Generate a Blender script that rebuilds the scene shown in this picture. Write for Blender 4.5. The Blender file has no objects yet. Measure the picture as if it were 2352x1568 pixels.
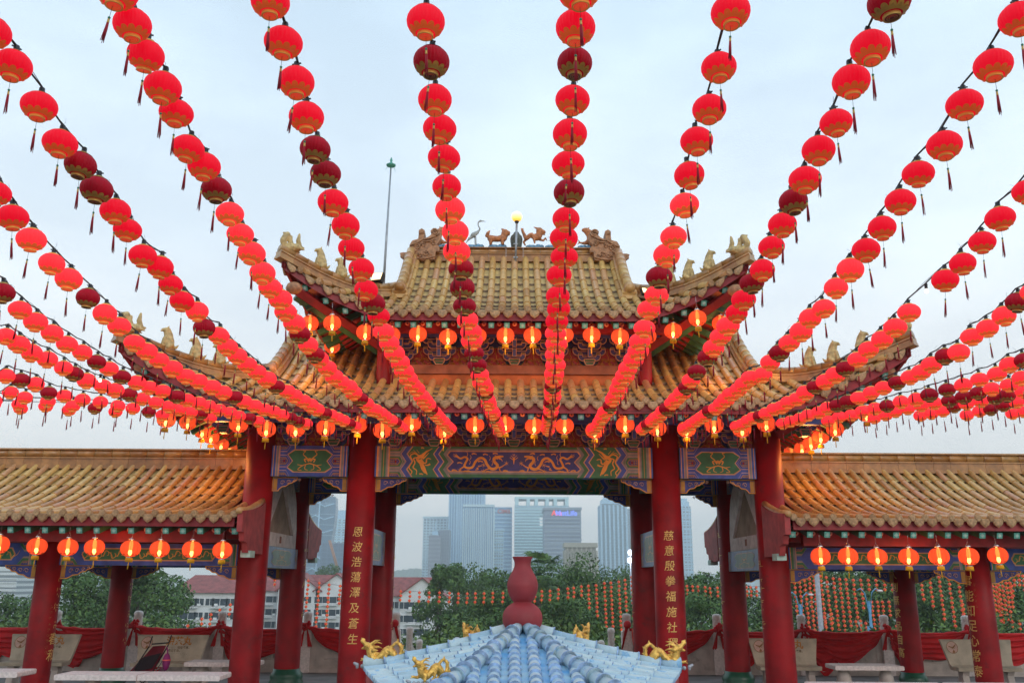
import bpy, bmesh, math, random
from mathutils import Vector, Matrix
R = math.radians; PI = math.pi
rnd = random.Random(11)
scene = bpy.context.scene
COL = scene.collection

# ------------------------------------------------------------------ camera
PITCH, ROLL, EYE, FPX = 14.9, 0.33, 2.3, 2050.0      # FPX: focal length in pixels of a 2352 px wide frame
cam_d = bpy.data.cameras.new('camera'); cam_d.sensor_width = 36; cam_d.lens = FPX / 2352 * 36
cam_d.clip_start = 0.05; cam_d.clip_end = 20000
cam = bpy.data.objects.new('camera', cam_d); COL.objects.link(cam)
CM = Matrix.Translation((0, 0, EYE)) @ Matrix.Rotation(R(90 + PITCH), 4, 'X') @ Matrix.Rotation(R(ROLL), 4, 'Z')
cam.matrix_world = CM
scene.camera = cam

def ray(x, y):
    return (CM.to_3x3() @ Vector((x - 1176.0, 784.0 - y, -FPX)))
def at(x, y, Y):
    d = ray(x, y); t = Y / d.y
    return Vector((d.x * t, Y, EYE + d.z * t))
def px(p):
    q = CM.inverted() @ Vector(p)
    return (1176 + q.x / -q.z * FPX, 784 - q.y / -q.z * FPX, -q.z)

# ------------------------------------------------------------------ world, sun, exposure
SUN_EL, SUN_ROT = 24.0, 150.0
w = bpy.data.worlds.new('World'); scene.world = w; w.use_nodes = True
nt = w.node_tree; nt.nodes.clear()
def N(tree, t, **kw):
    n = tree.nodes.new(t)
    for k, v in kw.items(): setattr(n, k, v)
    return n
out = N(nt, 'ShaderNodeOutputWorld'); bg = N(nt, 'ShaderNodeBackground')
sky = N(nt, 'ShaderNodeTexSky', sky_type='NISHITA', sun_disc=False)
sky.sun_elevation = R(SUN_EL); sky.sun_rotation = R(SUN_ROT); sky.dust_density = 2.5; sky.air_density = 1.0
tc = N(nt, 'ShaderNodeTexCoord'); mp = N(nt, 'ShaderNodeMapping'); mp.inputs['Scale'].default_value = (1.0, 1.0, 2.6)
mp.inputs['Location'].default_value = (3.1, 0.4, 0.7)
nz = N(nt, 'ShaderNodeTexNoise'); nz.inputs['Scale'].default_value = 2.3; nz.inputs['Detail'].default_value = 7; nz.inputs['Roughness'].default_value = 0.55
rp = N(nt, 'ShaderNodeValToRGB'); rp.color_ramp.elements[0].position = 0.40; rp.color_ramp.elements[0].color = (0.76, 0.76, 0.76, 1)
rp.color_ramp.elements[1].position = 0.66; rp.color_ramp.elements[1].color = (1, 1, 1, 1)
mx = N(nt, 'ShaderNodeMix', data_type='RGBA')
sep = N(nt, 'ShaderNodeSeparateXYZ'); rp2 = N(nt, 'ShaderNodeValToRGB'); e2 = rp2.color_ramp.elements   # cloud veil: warm-white low down, cooler overhead
e2[0].position = .10; e2[0].color = (.96, .92, .88, 1); e2[1].position = .62; e2[1].color = (.62, .80, .96, 1); e2.new(.36).color = (.80, .91, 1.0, 1)
vm = N(nt, 'ShaderNodeVectorMath', operation='SCALE'); vm.inputs['Scale'].default_value = 12.0          # in the sky texture's own units
L = nt.links.new
L(tc.outputs['Generated'], mp.inputs[0]); L(mp.outputs[0], nz.inputs['Vector']); L(nz.outputs['Fac'], rp.inputs[0])
L(tc.outputs['Generated'], sep.inputs[0]); L(sep.outputs['Z'], rp2.inputs[0]); L(rp2.outputs[0], vm.inputs[0]); L(vm.outputs[0], mx.inputs['B']); L(rp.outputs[0], mx.inputs['Factor']); L(sky.outputs[0], mx.inputs['A']); L(mx.outputs['Result'], bg.inputs[0])
bg.inputs[1].default_value = 0.10; L(bg.outputs[0], out.inputs[0])

sun_d = bpy.data.lights.new('sun', 'SUN'); sun_d.energy = 0.5; sun_d.angle = R(18); sun_d.color = (1, .93, .85)
sun = bpy.data.objects.new('sun', sun_d); COL.objects.link(sun)
sd = Vector((math.sin(R(SUN_ROT)) * math.cos(R(SUN_EL)), math.cos(R(SUN_ROT)) * math.cos(R(SUN_EL)), math.sin(R(SUN_EL))))
sun.rotation_euler = sd.to_track_quat('Z', 'Y').to_euler(); sun.location = (0, -5, 30)

scene.view_settings.view_transform = 'Standard'; scene.view_settings.look = 'None'
scene.view_settings.exposure = 0.1; scene.view_settings.gamma = 1
cy = scene.cycles
cy.use_denoising = True; cy.max_bounces = 7; cy.diffuse_bounces = 3; cy.glossy_bounces = 2; cy.transparent_max_bounces = 10
cy.transmission_bounces = 2; cy.volume_bounces = 1; cy.sample_clamp_indirect = 4; cy.caustics_reflective = False; cy.caustics_refractive = False

# ------------------------------------------------------------------ materials
MATS = {}
def mat(name, col, rough=.6, metal=0., var=.15, scale=6., bump=0., emit=None, es=0., col2=None, tint=None, coat=0., nosample=True, stain=None, spec=.5):
    if name in MATS: return MATS[name]
    m = bpy.data.materials.new(name); m.use_nodes = True; t = m.node_tree; b = t.nodes['Principled BSDF']; LL = t.links.new
    b.inputs['Roughness'].default_value = rough; b.inputs['Metallic'].default_value = metal; b.inputs['Coat Weight'].default_value = coat
    b.inputs['Specular IOR Level'].default_value = spec
    co = N(t, 'ShaderNodeTexCoord'); n = N(t, 'ShaderNodeTexNoise'); n.inputs['Scale'].default_value = scale; n.inputs['Detail'].default_value = 5
    LL(co.outputs['Object'], n.inputs['Vector'])
    mixn = N(t, 'ShaderNodeMix', data_type='RGBA')
    c2 = col2 or tuple(min(1, c * (1 + 1.6 * var)) for c in col)
    c1 = col if col2 else tuple(c * (1 - 1.4 * var) for c in col)
    mr = N(t, 'ShaderNodeMapRange'); mr.inputs['From Min'].default_value = .32; mr.inputs['From Max'].default_value = .68
    LL(n.outputs['Fac'], mr.inputs['Value']); LL(mr.outputs[0], mixn.inputs['Factor'])
    mixn.inputs['A'].default_value = (*c1, 1); mixn.inputs['B'].default_value = (*c2, 1)
    cur = mixn.outputs['Result']
    if tint:                                              # per-face variation between pieces (tiles, leaves)
        a = N(t, 'ShaderNodeAttribute', attribute_name='tint'); r = N(t, 'ShaderNodeValToRGB'); els = r.color_ramp.elements
        r.color_ramp.interpolation = 'LINEAR'
        while len(els) < len(tint): els.new(.5)
        for i, c in enumerate(tint): els[i].position = i / (len(tint) - 1); els[i].color = (*c, 1)
        LL(a.outputs['Fac'], r.inputs[0])
        m2 = N(t, 'ShaderNodeMix', data_type='RGBA', blend_type='MULTIPLY'); m2.inputs['Factor'].default_value = 1
        mm = N(t, 'ShaderNodeMapRange'); mm.inputs['To Min'].default_value = 1 - 1.5 * var; mm.inputs['To Max'].default_value = 1 + var
        LL(mr.outputs[0], mm.inputs['Value']); LL(r.outputs[0], m2.inputs['A']); LL(mm.outputs[0], m2.inputs['B']); cur = m2.outputs['Result']
    if stain:                                             # weathering patches with a shape of their own
        n2 = N(t, 'ShaderNodeTexNoise'); n2.inputs['Scale'].default_value = stain[1]; n2.inputs['Detail'].default_value = 8; n2.inputs['Roughness'].default_value = .7
        LL(co.outputs['Object'], n2.inputs['Vector'])
        s = N(t, 'ShaderNodeMapRange'); s.inputs['From Min'].default_value = stain[2]; s.inputs['From Max'].default_value = stain[2] + .06
        s.inputs['To Max'].default_value = stain[3]
        LL(n2.outputs['Fac'], s.inputs['Value'])
        m3 = N(t, 'ShaderNodeMix', data_type='RGBA'); LL(s.outputs[0], m3.inputs['Factor']); LL(cur, m3.inputs['A']); m3.inputs['B'].default_value = (*stain[0], 1); cur = m3.outputs['Result']
    LL(cur, b.inputs['Base Color'])
    if bump:
        bp = N(t, 'ShaderNodeBump'); bp.inputs['Strength'].default_value = bump; bp.inputs['Distance'].default_value = .02
        n3 = N(t, 'ShaderNodeTexNoise'); n3.inputs['Scale'].default_value = scale * 5; n3.inputs['Detail'].default_value = 4
        LL(co.outputs['Object'], n3.inputs['Vector']); LL(n3.outputs['Fac'], bp.inputs['Height']); LL(bp.outputs[0], b.inputs['Normal'])
    if emit:
        b.inputs['Emission Color'].default_value = (*emit, 1); b.inputs['Emission Strength'].default_value = es
        if nosample: m.cycles.emission_sampling = 'NONE'
    MATS[name] = m
    return m

OCH = [(.44, .22, .07), (.58, .33, .10), (.68, .44, .14), (.62, .36, .14), (.56, .28, .14), (.68, .46, .15)]
M_tile = mat('glazed_tile', (.5, .3, .1), .33, tint=OCH, var=.12, scale=9, bump=.15, coat=.15)
M_pan = mat('pan_tile', (.5, .3, .1), .45, tint=[(.17, .10, .05), (.48, .31, .11), (.64, .45, .16), (.56, .37, .14)], var=.2, scale=9, bump=.15)
M_cap = mat('eave_tile', (.48, .30, .15), .6, var=.25, scale=30, bump=.5, tint=[(.38, .22, .10), (.52, .33, .16), (.46, .30, .16)])
M_ridge = mat('ridge_tile', (.36, .20, .07), .3, var=.2, scale=7, bump=.1, coat=.2, tint=[(.30, .13, .035), (.42, .20, .06), (.46, .26, .09)])
M_terra = mat('terracotta', (.40, .20, .10), .55, var=.25, scale=14, bump=.6)
M_stat = mat('yellow_ceramic', (.52, .38, .16), .5, var=.25, scale=22, bump=.4)
M_red = mat('red_lacquer', (.27, .003, .007), .5, var=.2, scale=2.5, bump=.08, spec=.3, stain=((.13, .012, .014), 2.6, .58, .6))
M_redd = mat('red_board', (.26, .012, .018), .5, var=.2, scale=5, bump=.1)
M_redb = mat('faded_red_board', (.36, .05, .05), .6, var=.2, scale=5, bump=.15)
M_green = mat('green_paint', (.03, .13, .07), .5, var=.2)
M_teal = mat('teal_paint', (.09, .38, .31), .5, var=.2, scale=40)
M_pale = mat('pale_pattern', (.42, .64, .56), .6)
M_pink = mat('pink_paint', (.62, .30, .26), .55)
M_navy = mat('navy_paint', (.035, .05, .27), .45, var=.2)
M_blue = mat('blue_paint', (.045, .10, .44), .45, var=.2)
M_dark = mat('dark_recess', (.012, .012, .03), .8)
M_outl = mat('outline_paint', (.62, .37, .29), .5)
M_grey = mat('grey_paint', (.26, .28, .28), .5)
M_or = mat('orange_paint', (1.0, .42, .07), .5, var=.12)
M_och = mat('ochre_paint', (.48, .24, .03), .5)
M_dgold = mat('dull_gold_paint', (.30, .19, .05), .5)
M_lgreen = mat('leaf_green_paint', (.04, .21, .09), .5)
M_orange_wall = mat('orange_plaster', (.50, .13, .03), .7, var=.25, scale=3)
M_brownband = mat('brown_band', (.30, .11, .06), .7, var=.3, scale=3)
M_gold = mat('gold_letter', (.72, .46, .14), .4, metal=.35, var=.2, scale=30)
M_goldm = mat('gilded_metal', (.78, .42, .10), .38, metal=.75, var=.3, scale=30, bump=.3)
M_stone = mat('pale_stone', (.48, .42, .38), .75, var=.14, scale=4, bump=.25, stain=((.32, .28, .25), 3, .56, .5))
M_stone2 = mat('bench_stone', (.48, .41, .31), .7, var=.12, scale=5, bump=.2)
M_post = mat('white_stone', (.74, .66, .63), .7, var=.1, scale=20, bump=.5)
M_plaster = mat('weathered_plaster', (.80, .75, .72), .85, var=.10, scale=6, bump=.3, stain=((.42, .38, .36), 4, .58, .4))
M_recess = mat('plaster_recess', (.40, .31, .23), .9, var=.15, scale=3)
M_floor = mat('terrace_paving', (.16, .15, .14), .7, var=.2, scale=2, bump=.1)
M_cloth = mat('red_cloth', (.52, .008, .012), .75, var=.12, scale=3, bump=.1)
M_clothp = mat('faded_pink_cloth', (.80, .13, .11), .8, var=.12, scale=3)
M_black = mat('black_rubber', (.012, .013, .018), .5)
M_steel = mat('grey_steel', (.33, .36, .40), .45, metal=.5)
M_chrome = mat('bright_metal', (.7, .7, .7), .25, metal=.9)
M_concrete = mat('base_green_glaze', (.02, .10, .06), .35)

# ------------------------------------------------------------------ mesh builder
class MB:
    def __init__(s): s.v = []; s.f = []; s.m = []; s.t = []; s.s = []
    def add(s, vs, fs, mi=0, tint=.5, smooth=False, M=None):
        o = len(s.v)
        if M is not None: vs = [M @ Vector(p) for p in vs]
        s.v.extend([tuple(p) for p in vs])
        for f in fs: s.f.append([i + o for i in f]); s.m.append(mi); s.t.append(tint); s.s.append(smooth)
    def box(s, x0, y0, z0, x1, y1, z1, mi=0, M=None, tint=.5):
        s.add([(x0,y0,z0),(x1,y0,z0),(x1,y1,z0),(x0,y1,z0),(x0,y0,z1),(x1,y0,z1),(x1,y1,z1),(x0,y1,z1)],
              [(0,3,2,1),(4,5,6,7),(0,1,5,4),(1,2,6,5),(2,3,7,6),(3,0,4,7)], mi, tint, False, M)
    def bbox(s, x0, y0, z0, x1, y1, z1, b=.01, mi=0, M=None):     # box with chamfered long edges
        pr = [(x0+b,z0),(x1-b,z0),(x1,z0+b),(x1,z1-b),(x1-b,z1),(x0+b,z1),(x0,z1-b),(x0,z0+b)]
        s.prism(pr, lambda a, c, t: (a, t, c), y0, y1, mi, M=M)
    def prism(s, poly, fn, t0, t1, mi=0, M=None, tint=.5, side_mi=None):
        n = len(poly)
        vs = [fn(a, c, t0) for a, c in poly] + [fn(a, c, t1) for a, c in poly]
        if M is not None: vs = [M @ Vector(p) for p in vs]
        s.add(vs, [tuple(range(n)), tuple(range(2*n-1, n-1, -1))], mi, tint)
        s.add(vs, [(i, i+n, (i+1) % n + n, (i+1) % n) for i in range(n)], mi if side_mi is None else side_mi, tint)
    def sheet(s, poly, fn, mi=0, M=None): s.add([fn(a, c) for a, c in poly], [tuple(range(len(poly)))], mi, .5, False, M)
    def lathe(s, prof, n=24, mi=0, c=(0,0,0), M=None, smooth=True, ph=0., tint=.5):
        vs = []; fs = []
        for r, z in prof:
            for k in range(n):
                a = 2*PI*k/n + ph; vs.append((c[0]+r*math.cos(a), c[1]+r*math.sin(a), c[2]+z))
        for j in range(len(prof)-1):
            for k in range(n): fs.append((j*n+k, j*n+(k+1) % n, (j+1)*n+(k+1) % n, (j+1)*n+k))
        s.add(vs, fs, mi, tint, smooth, M)
    def tube(s, pts, rad, n=6, mi=0, tint=.5, smooth=True, cap=True, M=None):
        pts = [Vector(p) for p in pts]; k = len(pts)
        if not hasattr(rad, '__len__'): rad = [rad]*k
        vs = []; fs = []; ref = Vector((0, 0, 1))
        for i in range(k):
            d = (pts[min(i+1, k-1)] - pts[max(i-1, 0)])
            if d.length < 1e-9: d = Vector((0, 0, 1))
            d.normalize()
            r0 = ref if abs(d.dot(ref)) < .95 else Vector((1, 0, 0)) if i == 0 or abs(d.dot(Vector((1,0,0)))) < .9 else Vector((0,1,0))
            a = d.cross(r0).normalized(); b = a.cross(d).normalized()
            for j in range(n):
                t = 2*PI*j/n; vs.append(pts[i] + a*(rad[i]*math.cos(t)) + b*(rad[i]*math.sin(t)))
        for i in range(k-1):
            for j in range(n): fs.append((i*n+j, i*n+(j+1) % n, (i+1)*n+(j+1) % n, (i+1)*n+j))
        if cap: fs.append(tuple(range(n-1, -1, -1))); fs.append(tuple(range((k-1)*n, k*n)))
        s.add(vs, fs, mi, tint, smooth, M)
    def ball(s, c, r, n=8, m=6, mi=0, sc=(1,1,1), M=None, tint=.5):
        prof = [(max(.0005, math.sin(PI*i/m)), -math.cos(PI*i/m)) for i in range(m+1)]
        vs = []; fs = []
        for q, z in prof:
            for k in range(n):
                a = 2*PI*k/n; vs.append((c[0]+r*sc[0]*q*math.cos(a), c[1]+r*sc[1]*q*math.sin(a), c[2]+r*sc[2]*z))
        for j in range(m):
            for k in range(n): fs.append((j*n+k, j*n+(k+1) % n, (j+1)*n+(k+1) % n, (j+1)*n+k))
        s.add(vs, fs, mi, tint, True, M)
    def ribbon(s, pts, w, fn, mi=0):                             # flat painted stroke in the (a, c) plane
        k = len(pts)
        if not hasattr(w, '__len__'): w = [w*min(1, .35+1.6*math.sin(PI*i/max(1, k-1))) for i in range(k)]
        l = []; r = []
        for i in range(k):
            dx = pts[min(i+1, k-1)][0]-pts[max(i-1, 0)][0]; dy = pts[min(i+1, k-1)][1]-pts[max(i-1, 0)][1]; q = math.hypot(dx, dy) or 1
            l.append((pts[i][0]-dy/q*w[i]/2, pts[i][1]+dx/q*w[i]/2)); r.append((pts[i][0]+dy/q*w[i]/2, pts[i][1]-dx/q*w[i]/2))
        vs = [fn(*p) for p in l] + [fn(*p) for p in r]
        s.add(vs, [(i, i+1, k+i+1, k+i) for i in range(k-1)], mi)
    def mesh(s, name, mats):
        me = bpy.data.meshes.new(name); me.from_pydata(s.v, [], s.f)
        me.polygons.foreach_set('material_index', s.m); me.polygons.foreach_set('use_smooth', s.s)
        for m_ in (mats if isinstance(mats, (list, tuple)) else [mats]): me.materials.append(m_)
        a = me.attributes.new('tint', 'FLOAT', 'FACE'); a.data.foreach_set('value', s.t)
        me.update(); return me
    def build(s, name, mats, parent=None, loc=None):
        return link(name, s.mesh(name, mats), parent, loc)
def link(name, me, parent=None, loc=None):
    o = bpy.data.objects.new(name, me); COL.objects.link(o)
    if parent: o.parent = parent
    if loc is not None: o.location = loc
    return o
def tag(o, label=None, cat=None, group=None, kind=None):
    if label: o['label'] = label
    if cat: o['category'] = cat
    if group: o['group'] = group
    if kind: o['kind'] = kind
    return o
def empty(name, loc=(0, 0, 0), label=None, cat=None, group=None):
    o = bpy.data.objects.new(name, None); COL.objects.link(o); o.location = loc; o.empty_display_size = .1
    return tag(o, label, cat, group)
def smoothpath(pts, k=6):                                        # Catmull-Rom
    P = [Vector(p) for p in pts]; P = [P[0]*2-P[1]] + P + [P[-1]*2-P[-2]]; r = []
    for i in range(1, len(P)-2):
        for j in range(k):
            t = j/k; a, b, c, d = P[i-1:i+3]
            r.append(.5*((2*b)+(c-a)*t+(2*a-5*b+4*c-d)*t*t+(3*b-a-3*c+d)*t**3))
    r.append(P[-2]); return r
def sculpt(name, chains, voxel, mats=None, fat=1.):
    """one continuous body grown over tapered limbs: chains = [([points], [radii]), ...]"""
    b = MB()
    for pts, rad in chains:
        rad = [q_*fat for q_ in rad]; pts = [Vector(p) for p in pts]
        for i, p in enumerate(pts): b.ball(p, rad[i], 8, 6)
        for i in range(len(pts)-1):
            if (pts[i+1]-pts[i]).length > 1e-4: b.tube([pts[i], pts[i+1]], [rad[i], rad[i+1]], 8)
    o = link('tmp', b.mesh('tmp', M_terra)); md = o.modifiers.new('r', 'REMESH'); md.mode = 'VOXEL'; md.voxel_size = voxel
    dg = bpy.context.evaluated_depsgraph_get(); me = bpy.data.meshes.new_from_object(o.evaluated_get(dg)); me.name = name
    bpy.data.objects.remove(o)
    me.polygons.foreach_set('use_smooth', [True]*len(me.polygons))
    me.materials.clear()
    if mats: me.materials.append(mats)
    return me
def glyphs(text, size, fn, ext=.0, bold=.0, maxlen=None, shear=0.):
    """outline of a piece of writing as flat faces; fn maps (x, y) to a 3D point"""
    c = bpy.data.curves.new('t', 'FONT'); c.body = text; c.size = size; c.align_x = 'CENTER'; c.align_y = 'CENTER'; c.offset = bold; c.shear = shear
    c.resolution_u = 3
    o = link('tmp', c); dg = bpy.context.evaluated_depsgraph_get(); me = bpy.data.meshes.new_from_object(o.evaluated_get(dg))
    bpy.data.objects.remove(o)
    if maxlen:
        bm = bmesh.new(); bm.from_mesh(me)
        bmesh.ops.remove_doubles(bm, verts=bm.verts, dist=1e-5); bmesh.ops.triangulate(bm, faces=bm.faces)
        for _ in range(3):
            es = [e for e in bm.edges if e.calc_length() > maxlen]
            if not es: break
            bmesh.ops.subdivide_edges(bm, edges=es, cuts=1); bmesh.ops.triangulate(bm, faces=bm.faces)
        bm.to_mesh(me); bm.free()
    vs = [fn(v.co.x, v.co.y) for v in me.vertices]; fs = [tuple(p.vertices) for p in me.polygons]
    bpy.data.meshes.remove(me); bpy.data.curves.remove(c)
    return vs, fs
def copy_tree(o, parent=None):
    c = o.copy(); COL.objects.link(c); c.parent = parent
    for ch in list(o.children): copy_tree(ch, c)
    return c
ORD = ['zeroth','first','second','third','fourth','fifth','sixth','seventh','eighth','ninth','tenth','eleventh','twelfth','thirteenth','fourteenth','fifteenth','sixteenth','seventeenth','eighteenth','nineteenth','twentieth']
def ordn(n):
    if n <= 20: return ORD[n]
    t = {2: 'twent', 3: 'thirt', 4: 'fort', 5: 'fift'}[n//10]
    return t+'ieth' if n % 10 == 0 else t+'y-'+ORD[n % 10]
HAZE = 0.00042
# ------------------------------------------------------------------ ground
g = MB()
xs = [-9000, -3000, -900, -300, -120, -60, -30, -14, 0, 14, 30, 60, 120, 300, 900, 3000, 9000]
ys = [25.2, 28, 34, 42, 55, 75, 110, 170, 300, 700, 2000, 6000, 15000]
def gz(y):
    pts = [(25.2, -.3), (28, -1.6), (34, -4.6), (42, -7.5), (55, -10.5), (75, -13), (110, -16), (170, -20), (300, -26), (700, -32), (2000, -36), (15000, -36)]
    for (a, za), (b, zb) in zip(pts, pts[1:]):
        if a <= y <= b: return za + (zb-za)*(y-a)/(b-a)
    return -36
vs = [(x, y, gz(y)) for y in ys for x in xs]; nx_ = len(xs)
g.add(vs, [(j*nx_+i, j*nx_+i+1, (j+1)*nx_+i+1, (j+1)*nx_+i) for j in range(len(ys)-1) for i in range(nx_-1)], 0)
g.add([(-9000, -3000, -.6), (9000, -3000, -.6), (9000, 25.2, -.6), (-9000, 25.2, -.6)], [(0, 1, 2, 3)])
M_hill = mat('hillside_green', (.035, .06, .02), .9, var=.4, scale=.35, bump=.3, col2=(.07, .10, .03))
tag(g.build('ground', M_hill), 'green hillside falling away below the temple terrace', kind='structure')
t = MB(); t.box(-22, -12, -.6, 22, 24.4, 0); t.box(-2.9, 24.4, -.6, 2.9, 25.1, -.02)
tag(t.build('terrace', M_floor), 'grey paved temple terrace', kind='structure')

# ------------------------------------------------------------------ Chinese roofs
CX, CY = 0.05, 19.7
def eave_piece(mb, p, outw, side, up, r, mi):                    # round end tile
    n = 10; a = side.normalized(); b = a.cross(outw).normalized()
    c0 = p + outw*.012; vs = [c0 + outw*.02]
    for rr, dd in ((r*.72, .02), (r*.74, .004), (r, .004), (r, -.03)):
        vs += [c0 + a*(rr*math.cos(2*PI*k/n)) + b*(rr*math.sin(2*PI*k/n)) + outw*dd for k in range(n)]
    fs = [(0, 1+k, 1+(k+1) % n) for k in range(n)]
    for q in range(3): fs += [(1+q*n+k, 1+(q+1)*n+k, 1+(q+1)*n+(k+1) % n, 1+q*n+(k+1) % n) for k in range(n)]
    mb.add(vs, fs, mi, rnd.random())
def drip(mb, p, outw, side, w, h, mi):
    a = side.normalized(); dn = Vector((0, 0, -1))
    pr = [(-w, .035), (w, .035), (w*.98, -h*.25), (w*.80, -h*.62), (w*.42, -h*.86), (0, -h*1.1), (-w*.42, -h*.86), (-w*.80, -h*.62), (-w*.98, -h*.25)]
    vs = [p + a*x - dn*z + outw*.005 for x, z in pr] + [p + a*x*.7 - dn*(z*.7-.004) + outw*.022 for x, z in pr] + [p + a*x - dn*z - outw*.02 for x, z in pr]
    n = len(pr); fs = [tuple(range(n, 2*n))] + [(i, (i+1) % n, n+(i+1) % n, n+i) for i in range(n)] + [(i, 2*n+i, 2*n+(i+1) % n, (i+1) % n) for i in range(n)] + [tuple(range(3*n-1, 2*n-1, -1))]
    mb.add(vs, fs, mi, rnd.random())
def slope(mb, P, us, dmax, r=.073, seg=.47, pseg=.32, caps=True, pan=(0, 1, 2), capr=.068, full=False):
    """rows of barrel tiles down P(u, d) with stepped pan tiles between; materials 0 barrel, 1 pan, 2 end tiles"""
    for u in us:
        D = dmax(u)
        if D < .06: continue
        n = max(1, round(D/seg)); nn = 7; off = rnd.random()*.3
        for i in range(n):
            d0, d1 = D*i/n, D*(i+1)/n
            rings = []
            for d, rr, lift in ((d0-.012, r*1.05, .034), (d0+.02, r*1.02, .032), (d1, r*.97, .026)):
                c = P(u, max(0, d)); c2 = P(u, max(0, d)+.05); dr = (c2-c).normalized(); sd_ = (P(u+.02, max(0, d))-P(u-.02, max(0, d))); sd_ = (sd_ - dr*sd_.dot(dr)).normalized()
                nm = sd_.cross(dr); nm = nm if nm.z > 0 else -nm
                if d < 0: c = c + dr*d
                rings.append([c + sd_*(rr*math.cos(PI*k/(nn-1))) + nm*(rr*1.05*math.sin(PI*k/(nn-1))+lift) for k in range(nn)])
            vs = [p for ri in rings for p in ri]
            tn = rnd.random()
            mb.add(vs, [(a*nn+k, a*nn+k+1, (a+1)*nn+k+1, (a+1)*nn+k) for a in range(2) for k in range(nn-1)], 0, tn, True)
            mb.add(rings[0], [tuple(range(nn))], 0, 0.)
        if caps:
            p = P(u, 0); o_ = (P(u, 0)-P(u, .1)); o_.z = 0; o_.normalize(); sd_ = P(u+.02, 0)-P(u-.02, 0)
            eave_piece(mb, p+Vector((0, 0, r*.75))+o_*.02, o_, sd_, None, capr, 2)
    for ua, ub in zip(us, us[1:]):
        um = (ua+ub)/2; w = (ub-ua)/2
        D = max(dmax(ua), dmax(ub)) if full else dmax(um)
        if D < .06: continue
        n = max(1, round(D/pseg))
        for i in range(n):
            d0, d1 = D*i/n, D*(i+1)/n
            if full:
                pass
            lo = []; hi = []
            for k in range(5):
                q = -1+k*.5; sag = -.036*(1-q*q)-.004
                p0 = P(um+q*w, d0); p1 = P(um+q*w, d1)
                lo.append(p0+Vector((0, 0, .050+sag))); hi.append(p1+Vector((0, 0, .002+sag)))
            dn = [p-Vector((0, 0, .044)) for p in lo]
            tn = rnd.uniform(.35, 1)
            mb.add(lo+hi, [(k, k+1, 6+k, 5+k) for k in range(4)], 1, tn)
            mb.add(dn+lo, [(k, k+1, 6+k, 5+k) for k in range(4)], 1, 0.)  # step edges in the darkest tone, painting the shadow lines between courses
        if caps:
            p = P(um, 0); o_ = (P(um, 0)-P(um, .1)); o_.z = 0; o_.normalize(); sd_ = P(um+.02, 0)-P(um-.02, 0)
            drip(mb, p+o_*.03-Vector((0, 0, .0)), o_, sd_, w*.76, .11, 2)
def ridge(mb, pts, r=.085, h=.16, w=.09, mi=0, seg=.3):
    """a moulded base with a segmented round tile on top, along a path"""
    P = smoothpath(pts, 8); 
    L_ = [0]
    for a, b in zip(P, P[1:]): L_.append(L_[-1]+(b-a).length)
    def pt(s_):
        for i in range(len(P)-1):
            if L_[i+1] >= s_: return P[i].lerp(P[i+1], (s_-L_[i])/max(1e-6, L_[i+1]-L_[i]))
        return P[-1]
    n = max(2, round(L_[-1]/seg))
    for i in range(n):
        a, b = pt(L_[-1]*i/n), pt(L_[-1]*(i+1)/n); m = (a+b)/2; d = (b-a).normalized(); sd_ = d.cross(Vector((0, 0, 1))).normalized(); up = sd_.cross(d).normalized()
        if up.z < 0: up = -up
        tn = rnd.random()
        sec = [(-w*1.3, -.02), (-w*1.3, h*.22), (-w, h*.28), (-w, h*.72), (-w*1.25, h*.78), (-w*1.25, h), (w*1.25, h), (w*1.25, h*.78), (w, h*.72), (w, h*.28), (w*1.3, h*.22), (w*1.3, -.02)]
        vs = [q + sd_*x + up*z for q in (a, b-d*.004) for x, z in sec]; k = len(sec)
        mb.add(vs, [(j, (j+1) % k, k+(j+1) % k, k+j) for j in range(k)] + [tuple(range(k)), tuple(range(2*k-1, k-1, -1))], mi, tn)
        mb.tube([a+up*(h+r*.7), a+up*(h+r*.7)+d*.03, b+up*(h+r*.7)-d*.006], [r*1.06, r*1.0, r*.95], 10, mi, tn)
    return P
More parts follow.
